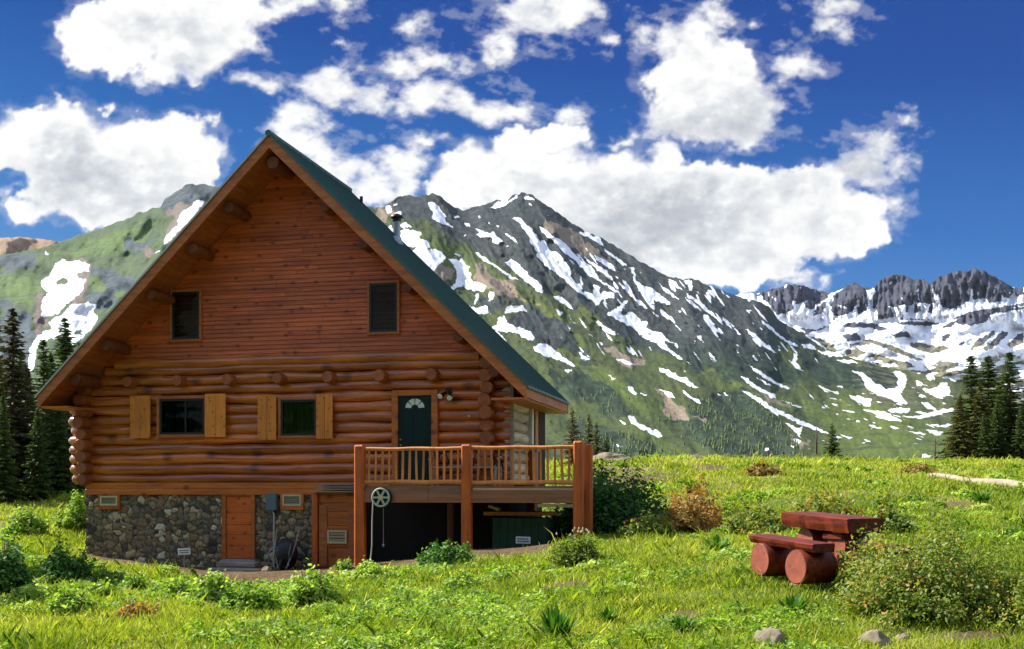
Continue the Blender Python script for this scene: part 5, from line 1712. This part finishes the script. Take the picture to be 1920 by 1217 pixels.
bush_at(125, 1098, 115, 62, 'dark green round bush left of the stone wall corner', 'leaf_dark', 21, 5700, 0.043)
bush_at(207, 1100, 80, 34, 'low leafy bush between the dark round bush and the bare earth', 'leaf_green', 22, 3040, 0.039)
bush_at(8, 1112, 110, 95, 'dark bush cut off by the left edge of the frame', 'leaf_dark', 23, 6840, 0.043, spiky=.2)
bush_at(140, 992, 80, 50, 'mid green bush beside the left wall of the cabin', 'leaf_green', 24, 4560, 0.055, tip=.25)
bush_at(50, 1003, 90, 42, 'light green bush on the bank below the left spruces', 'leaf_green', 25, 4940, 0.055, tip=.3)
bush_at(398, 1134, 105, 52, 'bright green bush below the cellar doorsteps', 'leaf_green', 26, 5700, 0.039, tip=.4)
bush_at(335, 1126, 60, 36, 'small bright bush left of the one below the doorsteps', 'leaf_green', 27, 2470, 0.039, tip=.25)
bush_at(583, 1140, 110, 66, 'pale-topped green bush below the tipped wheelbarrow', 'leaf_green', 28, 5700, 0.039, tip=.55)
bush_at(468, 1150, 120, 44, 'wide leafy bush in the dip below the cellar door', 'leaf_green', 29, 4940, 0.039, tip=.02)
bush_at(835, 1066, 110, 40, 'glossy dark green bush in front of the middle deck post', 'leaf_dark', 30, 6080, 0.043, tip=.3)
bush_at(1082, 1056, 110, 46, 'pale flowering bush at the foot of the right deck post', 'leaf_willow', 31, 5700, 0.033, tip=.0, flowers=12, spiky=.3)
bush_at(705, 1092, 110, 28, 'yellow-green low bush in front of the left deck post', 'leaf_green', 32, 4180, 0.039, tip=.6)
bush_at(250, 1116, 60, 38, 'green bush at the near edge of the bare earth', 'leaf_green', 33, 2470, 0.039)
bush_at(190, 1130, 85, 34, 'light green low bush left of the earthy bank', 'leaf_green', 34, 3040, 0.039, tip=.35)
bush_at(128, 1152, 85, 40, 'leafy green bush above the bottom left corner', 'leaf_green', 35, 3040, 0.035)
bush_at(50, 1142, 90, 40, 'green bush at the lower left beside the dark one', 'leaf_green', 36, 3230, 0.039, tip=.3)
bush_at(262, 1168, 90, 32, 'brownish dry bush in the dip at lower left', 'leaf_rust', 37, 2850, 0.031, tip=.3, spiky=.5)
shrub(1158, 25.8, 2.7, 1.75, 'tall dark bush added as the cabin shadow right of the deck', 'leaf_dark', 38, 17000, .055, 2.4, tip=.0, lobes=14)  # this bush and the next added as the cabin's shadow on the bank
shrub(1122, 28.5, 2.4, 1.75, 'dark bush added as cabin shadow behind the right deck post', 'leaf_dark', 39, 12000, .06, 2.0, tip=.03, lobes=14)
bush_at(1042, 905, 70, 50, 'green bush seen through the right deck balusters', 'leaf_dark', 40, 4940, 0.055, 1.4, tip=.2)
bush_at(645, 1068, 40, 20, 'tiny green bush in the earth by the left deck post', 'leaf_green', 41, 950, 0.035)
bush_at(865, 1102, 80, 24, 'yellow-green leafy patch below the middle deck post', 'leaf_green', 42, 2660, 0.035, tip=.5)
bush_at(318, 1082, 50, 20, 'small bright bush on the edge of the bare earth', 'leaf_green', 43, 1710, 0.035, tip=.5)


# rosettes of broad grass
def tuft_mesh(r, h, n, seed, wd=.02):
    rng = np.random.default_rng(seed)
    a = rng.uniform(0, 2 * PI, n)
    lean = rng.uniform(.15, 1.0, n)
    L_ = h * rng.uniform(.6, 1.15, n)
    r0 = rng.uniform(0, .35, n) * r
    ux, uy = np.cos(a), np.sin(a)
    rows_ = []
    for s_, wv in ((0, .8), (.45, 1.0), (.8, .65), (1.0, .05)):
        out = r0 + lean * r * s_ ** 1.3
        z = L_ * (s_ * (1 - .35 * lean * s_))
        px_, py_ = ux * out, uy * out
        for sg_ in (-1, 1):
            rows_.append(np.stack([px_ - uy * wd * wv * sg_, py_ + ux * wd * wv * sg_, z], -1))
    V = np.stack(rows_, 1)
    base = np.arange(n)[:, None] * 8
    F = np.concatenate([base + np.array([0, 1, 3, 2]), base + np.array([2, 3, 5, 4]), base + np.array([4, 5, 7, 6])])
    hue = np.repeat(np.clip(rng.normal(.5, .25, n), 0, 1), 8)
    return np_mesh('leaves', V.reshape(-1, 3), F, {'hue': hue})


TUFT = [tuft_mesh(.20, .34, 90, 5), tuft_mesh(.16, .26, 70, 6), tuft_mesh(.24, .30, 60, 7, .03)]
for me in TUFT:
    me.materials.append(M['tuft'])
for i, (px, y, s_, k, lb) in enumerate(((1045, 11.1, 1.25, 0, 'dense dark green grass clump near the bottom centre'), (1345, 18.2, 1.2, 2, 'dark broad-leaved plant left of the red log bench'), 
                                   (1280, 11.6, .7, 2, 'low leafy plant on the bare patch right of bottom centre'), 
                                   (1490, 12.4, .9, 2, 'leafy plant below the round log ends'), (1300, 30.5, 1.4, 2, 'leafy plant on the slope above the rusty bush'),
                                   (1840, 26, 1.2, 2, 'leafy plant in the right meadow below the fallen log'), (1140, 12.6, .7, 0, 'small grass tuft above the dense clump'), )):
    o = link('grass_clump', TUFT[k])
    o.location = onground(px, y, -.02)
    o.scale = (s_, s_, s_)
    o.rotation_euler = (0, 0, i * 1.3)
    props(o, lb, 'plant', 'single grass clumps in the meadow')


# ------------------------------------------------------------------ conifers
def conifer_parts(h, r, seed, droop=.28, gap=.27, bare=.06, ragged=.25, dens=1.0, size=.20):
    rng = np.random.default_rng(seed)
    C, Tn, S, Hu = [], [], [], []
    br = MB()
    z = h * bare
    while z < h * .985:
        f = z / h
        L0 = r * (1 - f) ** .85 * (1 if f > .12 else .8) + .05
        nb = max(4, int(round(rng.uniform(5, 8) * dens)))
        a0 = rng.uniform(0, 6.28)
        for k in range(nb):
            if rng.uniform() < ragged * .35:
                continue
            L_ = L0 * rng.uniform(1 - ragged * 1.6, 1 + ragged * .6)
            a = a0 + 2 * PI * k / nb + rng.normal(0, .25)
            ux, uy = math.cos(a), math.sin(a)
            zz = z + rng.normal(0, gap * .3)
            dr_ = droop * rng.uniform(.6, 1.4) * (1 - f * .9)
            def P(s_):
                return np.array([ux * L_ * s_, uy * L_ * s_, zz - dr_ * L_ * s_ + .22 * dr_ * L_ * s_ ** 3 + (.25 * L_ * s_ * f)])
            if L_ > .5:
                br.tube([P(0), P(.5), P(.92)], [.025, .016, .006], 4, 1, False, False)
            ns = max(3, int(L_ / (size * .36)))
            for s_ in np.linspace(.16, 1.0, ns):
                p0 = P(s_)
                t_ = P(min(1.02, s_ + .05)) - P(s_ - .02)
                t_ = t_ / (np.linalg.norm(t_) + 1e-9)
                side = np.array([-uy, ux, 0])
                wdt = L_ * .30 * (1.15 - s_) + size * .2
                for q in range(3):
                    sg_ = rng.uniform(-1, 1)
                    d_ = t_ * rng.uniform(.4, 1.0) + side * sg_ * 1.1 + np.array([0, 0, -rng.uniform(.05, .5)])
                    C.append(p0 + side * sg_ * wdt * .55 + np.array([0, 0, -.1 * wdt * abs(sg_) - rng.uniform(0, .06)]))
                    Tn.append(d_)
                    S.append(size * rng.uniform(.6, 1.25) * (.55 + .6 * (1 - f)))
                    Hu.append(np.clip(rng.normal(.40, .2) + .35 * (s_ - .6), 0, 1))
        z += gap * rng.uniform(.7, 1.3) * (1.0 if f < .75 else .7)
    C, Tn, S = np.array(C), np.array(Tn), np.array(S)
    n = len(C)
    Tn /= np.linalg.norm(Tn, axis=1)[:, None]
    b = np.cross(Tn, np.random.default_rng(seed).normal(size=(n, 3)))
    b /= np.linalg.norm(b, axis=1)[:, None] + 1e-9
    s_ = S[:, None]
    V = np.stack([C - Tn * s_ * .7, C + b * s_ * .24, C + Tn * s_ * .9, C - b * s_ * .24], 1).reshape(-1, 3)
    fol = np_mesh('crown', V, np.arange(4 * n).reshape(n, 4), {'hue': np.repeat(Hu, 4)})
    tr = MB().tube([(0, 0, -.4), (0, 0, h * .3), (.02, 0, h * .7), (0, 0, h * .99)], [.030 * h * .5 + .05, .018 * h * .5 + .04, .010 * h * .5 + .02, .008], 9, 1, True, True, .03, seed)
    tr.V, b_ = tr.V, br
    return fol, tr, br


CON = {}


def conifer(key, loc, s_, rz, label, mat, spec, grp, lean=0.0, name='spruce_tree'):
    if key not in CON:
        fol, tr, br = conifer_parts(**spec)
        CON[key] = (fol, tr.mesh('trunk'), br.mesh('branches'))
        CON[key][1].materials.append(M['bark'])
        CON[key][2].materials.append(M['bark'])
    fol, tm, bm_ = CON[key]
    e = empty(name, loc, rz, label, 'tree', grp)
    e.scale = (s_, s_, s_)
    e.rotation_euler = (lean, lean * .5, rz)
    c_ = bpy.data.objects.new('crown', fol)
    COL.objects.link(c_)
    c_.parent = e
    if not fol.materials:
        fol.materials.append(None)
    c_.material_slots[0].link = 'OBJECT'
    c_.material_slots[0].material = M[mat]
    for nm, me in (('trunk', tm), ('branches', bm_)):
        q = link(nm, me)
        q.parent = e
    return e


SA = dict(h=11, r=2.3, seed=1, droop=.35, ragged=.35, dens=1.6, size=.32)
SB = dict(h=11, r=2.0, seed=2, droop=.45, ragged=.5, dens=1.4, size=.30)
SC_ = dict(h=11, r=2.7, seed=3, droop=.3, ragged=.3, dens=1.6, size=.34)
SD = dict(h=4, r=.9, seed=4, droop=.2, ragged=.4, dens=1.0, size=.15, gap=.16, bare=.1)
SE = dict(h=11, r=2.0, seed=6, droop=.2, ragged=.3, dens=1.2, size=.30, bare=.03)
LT = 'spruce trees behind the cabin at the left'
def tree_at(key, px, top, y, mat, spec, label, grp, rz, fat=1.0, lean=0.0, zoff=0.0):
    base = onground(px, y, -.1 + zoff)
    h = EYE + (HOR - top) / FOC * y - base.z
    e = conifer(key, base, h / spec['h'], rz, label, mat, spec, grp, lean)
    e.scale = (h / spec['h'] * fat, h / spec['h'] * fat, h / spec['h'])
    return e


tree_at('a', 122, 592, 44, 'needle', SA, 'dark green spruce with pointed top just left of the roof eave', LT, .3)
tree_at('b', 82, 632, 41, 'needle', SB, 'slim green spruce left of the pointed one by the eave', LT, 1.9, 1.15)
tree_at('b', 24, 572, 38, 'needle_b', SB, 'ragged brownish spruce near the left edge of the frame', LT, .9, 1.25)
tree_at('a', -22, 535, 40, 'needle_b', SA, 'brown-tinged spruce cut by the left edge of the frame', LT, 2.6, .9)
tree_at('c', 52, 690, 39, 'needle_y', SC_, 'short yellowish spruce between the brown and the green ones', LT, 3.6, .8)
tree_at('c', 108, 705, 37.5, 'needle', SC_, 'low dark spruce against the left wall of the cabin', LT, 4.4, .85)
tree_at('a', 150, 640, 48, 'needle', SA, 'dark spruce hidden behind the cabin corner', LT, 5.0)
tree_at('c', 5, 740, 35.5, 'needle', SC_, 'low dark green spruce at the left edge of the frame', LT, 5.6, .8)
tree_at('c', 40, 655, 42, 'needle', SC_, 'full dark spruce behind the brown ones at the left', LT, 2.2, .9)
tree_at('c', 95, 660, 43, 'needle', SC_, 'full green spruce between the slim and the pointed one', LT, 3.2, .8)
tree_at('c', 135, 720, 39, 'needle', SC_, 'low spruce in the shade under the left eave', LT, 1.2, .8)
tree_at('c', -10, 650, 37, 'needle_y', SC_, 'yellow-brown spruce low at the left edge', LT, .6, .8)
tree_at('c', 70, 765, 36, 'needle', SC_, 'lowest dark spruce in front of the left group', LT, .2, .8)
for (x_, y_, h_, lb) in ((-14.6, 21.6, 9.0, 'spruce beyond the left edge of the frame, added to shade the near grass'), (-12.8, 17.0, 7.6, 'shorter added spruce beyond the left edge of the frame')):  # unseen spruces added to throw shade across the lower left grass
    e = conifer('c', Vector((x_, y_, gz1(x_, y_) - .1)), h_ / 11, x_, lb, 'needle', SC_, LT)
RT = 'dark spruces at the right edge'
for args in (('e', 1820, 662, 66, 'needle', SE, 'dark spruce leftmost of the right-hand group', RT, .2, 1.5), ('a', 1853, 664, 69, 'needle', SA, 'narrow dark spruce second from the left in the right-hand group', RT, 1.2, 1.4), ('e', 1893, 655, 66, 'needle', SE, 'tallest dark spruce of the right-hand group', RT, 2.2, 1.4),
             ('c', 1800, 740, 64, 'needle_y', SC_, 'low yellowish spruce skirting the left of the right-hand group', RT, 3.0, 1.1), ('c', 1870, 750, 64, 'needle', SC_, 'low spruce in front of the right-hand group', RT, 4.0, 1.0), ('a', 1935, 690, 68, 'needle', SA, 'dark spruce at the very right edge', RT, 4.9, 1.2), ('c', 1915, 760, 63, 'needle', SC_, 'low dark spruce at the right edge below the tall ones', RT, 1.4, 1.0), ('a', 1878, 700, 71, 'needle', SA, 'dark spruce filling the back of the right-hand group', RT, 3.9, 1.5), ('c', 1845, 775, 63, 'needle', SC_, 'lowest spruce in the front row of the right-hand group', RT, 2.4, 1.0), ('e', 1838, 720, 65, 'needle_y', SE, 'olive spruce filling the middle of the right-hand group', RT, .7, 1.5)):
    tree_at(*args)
tree_at('d', 1560, 792, 43.5, 'needle', SD, 'lone small spruce standing by itself on the meadow crest', 'young spruces on the crest', .5, 1.25)
YT = 'young spruces on the crest'
tree_at('d', 1073, 762, 40, 'needle_y', SD, 'thin yellowish young spruce behind the right deck post', YT, .5, .85)
tree_at('d', 1104, 775, 42, 'needle_y', SD, 'yellow-green young spruce right of the right deck post', YT, 1.7, .9)
tree_at('d', 1118, 790, 41, 'needle_y', SD, 'young spruce rightmost of those by the deck post', YT, 2.7, .9)
tree_at('d', 1138, 815, 42, 'needle', SD, 'tiny dark spruce at the right of the deck post', YT, 3.3, 1.3)
# bare snags on the crest
for (px, top, y, ln, lb) in ((1530, 800, 47, .02, 'thin dead snag left of the lone small spruce'), (1473, 845, 47, -.25, 'short leaning dead snag on the crest'), (1440, 845, 47, .0, 'short upright snag beside the leaning one'), (1752, 822, 60, .03, 'thin brown snag left of the right-hand spruces')):
    b0 = onground(px, y, -.1)
    h = EYE + (HOR - top) / FOC * y - b0.z
    m = MB().tube([(0, 0, 0), (ln * h * .5, 0, h * .5), (ln * h, 0, h)], [.06, .045, .015], 7, 1, True, True, .05, px)
    r_ = random.Random(px)
    for k in range(9):
        zz = h * r_.uniform(.3, .95)
        a_ = r_.uniform(0, 6.28)
        m.tube([(ln * zz, 0, zz), (ln * zz + .22 * math.cos(a_), .22 * math.sin(a_), zz + r_.uniform(-.05, .1))], [.012, .004], 4, 1, False)
    o = m.build('dead_snag', M['bark'])
    o.location = b0
    props(o, lb, 'dead tree', 'dead snags on the crest')

# ------------------------------------------------------------------ woods on the mountain slopes (too many to count)
_, PXm, PYm, PTm, ATm = mB
rng = np.random.default_rng(77)
wgt = ((PYm > 730) & (PYm < 885) & (PXm > 1020) & (PXm < 1760)) * (ATm['snow'] < .2) * (.04 + 1.0 * sstep(.5, .8, ATm['rocky'] * .8 + .5 * fbm(PXm / 26, PYm / 15, 4, 201))) * (.25 + .75 * sstep(700, 800, PYm)) * (1 - .7 * sstep(1500, 1560, PXm) * sstep(730, 760, PYm))
wf = wgt.ravel() / wgt.sum()
pick = rng.choice(wf.size, 700, p=wf)
P0 = PTm.reshape(-1, 3)[pick]
hh = rng.uniform(2.5, 7, len(P0)) * rng.uniform(.6, 1, len(P0))
Vs, Fs, Hs = [], [], []
for lay, (z0, z1, rr) in enumerate(((.0, .5, .25), (.25, .75, .18), (.52, 1.0, .11))):
    K = 6
    jit = rng.uniform(.7, 1.3, (len(P0), K))
    an = np.arange(K) / K * 2 * PI + lay
    ring = np.stack([P0[:, None, 0] + np.cos(an) * jit * (hh * rr)[:, None], P0[:, None, 1] + np.sin(an) * jit * (hh * rr)[:, None], P0[:, None, 2] + (z0 * hh)[:, None] + 0 * an - jit * .4], -1)
    tip = np.stack([P0[:, 0], P0[:, 1], P0[:, 2] + z1 * hh], -1)[:, None, :]
    V = np.concatenate([ring, tip], 1)
    b0 = (np.arange(len(P0)) * (K + 1))[:, None, None] + sum(len(v) for v in Vs)
    tri = np.stack([np.arange(K), (np.arange(K) + 1) % K, np.full(K, K)], -1)[None]
    Fs.append((b0 + tri).reshape(-1, 3))
    Vs.append(V.reshape(-1, 3))
    Hs.append(np.repeat(rng.uniform(.1, .9, len(P0)), K + 1))
fo = link('forest', np_mesh('forest', np.concatenate(Vs), np.concatenate(Fs), {'hue': np.concatenate(Hs)}), M['needle'])
props(fo, 'scattered dark conifer woods on the mountain slopes', 'forest', None, 'stuff')

# ------------------------------------------------------------------ grass
rng = np.random.default_rng(5)
N = 900000
yy = 8.5 * (62 / 8.5) ** (rng.uniform(0, 1, N) ** 1.25)
xx = rng.uniform(-1, 1, N) * (yy * .49 + 1.2)
dmk = dirtmask(xx, yy)
lush = fbm(xx / 1.6, yy / 1.6, 4, 301)
lush2 = fbm(xx / 6, yy / 6, 3, 302)
u_, d_ = uv_of(xx, yy)
inside = (u_ > -5.7) & (u_ < 5.7) & (d_ > -.1) & (d_ < 4.4)
under = (u_ > 2.6) & (u_ < 7.5) & (d_ > -2.6) & (d_ <= .1)
keep = (rng.uniform(size=N) > dmk * 1.15) & ~inside & (rng.uniform(size=N) < np.where(under, .05, .62 + .6 * lush))
xx, yy, lush, lush2, dmk = xx[keep], yy[keep], lush[keep], lush2[keep], dmk[keep]
n = len(xx)
zz = gz(xx, yy)
far = np.clip(yy / 12, 1, 4.5)
hgt = (.045 + .06 * np.clip(lush + .35, 0, 1.2)) * rng.uniform(.5, 1.5, n) * far ** .25
longb = rng.uniform(size=n) < .05
hgt[longb] *= 2.0
wid = .0058 * far * rng.uniform(.6, 1.4, n)
a = rng.uniform(0, 2 * PI, n)
ln = hgt * rng.uniform(.15, 1.0, n)
ux, uy = np.cos(a), np.sin(a)
b2 = rng.uniform(0, 2 * PI, n)
wx_, wy_ = np.cos(b2) * wid, np.sin(b2) * wid
B = np.stack([xx, yy, zz - .01], -1)
mid = B + np.stack([ux * ln * .35, uy * ln * .35, hgt * .6], -1)
tip = B + np.stack([ux * ln, uy * ln, hgt], -1)
Wd = np.stack([wx_, wy_, 0 * wx_], -1)
V = np.stack([B - Wd, B + Wd, mid + Wd * .8, tip, mid - Wd * .8], 1).reshape(-1, 3)
F = np.arange(5 * n).reshape(n, 5)
hue = np.clip(.46 + .30 * lush2 - .25 * lush + rng.normal(0, .17, n) + .24 * sstep(22, 40, yy) - .12 * sstep(8, 25, yy) * (xx > 1) * (yy < 22), 0, .84)
dryb = rng.uniform(size=n) < .045 + .10 * sstep(.1, .7, lush2) + .25 * sstep(.1, .5, dmk)
hue[dryb] = rng.uniform(.8, 1.0, dryb.sum())
gr = link('grass', np_mesh('grass', V, F, {'hue': np.repeat(hue, 5)}), M['grass'])
props(gr, 'sunlit yellow-green meadow grass', 'grass', None, 'stuff')
# low leafy herbs growing in clumps among the blades
N = 2600
yy = 9.5 * (48 / 9.5) ** (rng.uniform(0, 1, N) ** 1.1)
xx = rng.uniform(-1, 1, N) * (yy * .48 + 1)
pn = fbm(xx / 3, yy / 3, 3, 311) + .35 * sstep(3.5, -1, xx) * sstep(12, 15, yy) * sstep(26, 20, yy)
u_, d_ = uv_of(xx, yy)
keep = (pn > .08) & ~((u_ > -5.7) & (u_ < 7.4) & (d_ > -2.7) & (d_ < 4.4)) & (dirtmask(xx, yy) < .3)
xx, yy = xx[keep], yy[keep]
LV, LH = [], []
for x, y, in zip(xx, yy):
    k = int(rng.integers(50, 130))
    r, hh = rng.uniform(.10, .34), rng.uniform(.05, .17)
    q = rng.normal(size=(k, 2)) * r * .55
    z = hh * np.exp(-(q ** 2).sum(1) / (r * r)) * rng.uniform(.45, 1.1, k) + .02
    LV.append(np.c_[x + q[:, 0], y + q[:, 1], z])
    LH.append(np.clip(rng.normal(rng.uniform(.2, .95), .14, k), 0, 1))
C = np.concatenate(LV)
C[:, 2] += gz(C[:, 0], C[:, 1])
n = len(C)
V, F = leaf_quads(C, .030, rng, .7, 1.9)
V = (V.reshape(n, 4, 3) - C[:, None]) * np.clip(C[:, 1] / 14, .9, 2.6)[:, None, None] + C[:, None]
hb_ = link('weeds', np_mesh('weeds', V.reshape(-1, 3), F, {'hue': np.repeat(np.concatenate(LH), 4)}), M['leaf_green'])
props(hb_, 'low broad-leaved herbs in clumps among the meadow grass', 'weeds', None, 'stuff')

# ------------------------------------------------------------------ the air of the valley
t = NT('valley_air')
t.t.nodes.remove(t.b)
pv = t.n('VolumePrincipled')
pv.inputs['Color'].default_value = (.80, .88, 1.0, 1)
pv.inputs['Density'].default_value = 0.6e-5
t.l(pv.outputs[0], t.out.inputs['Volume'])
hz = MB().box(-5200, 5200, -1400, 7500, -70, 1500).build('haze', t.m)
props(hz, 'thin blue valley haze', 'haze', None, 'stuff')
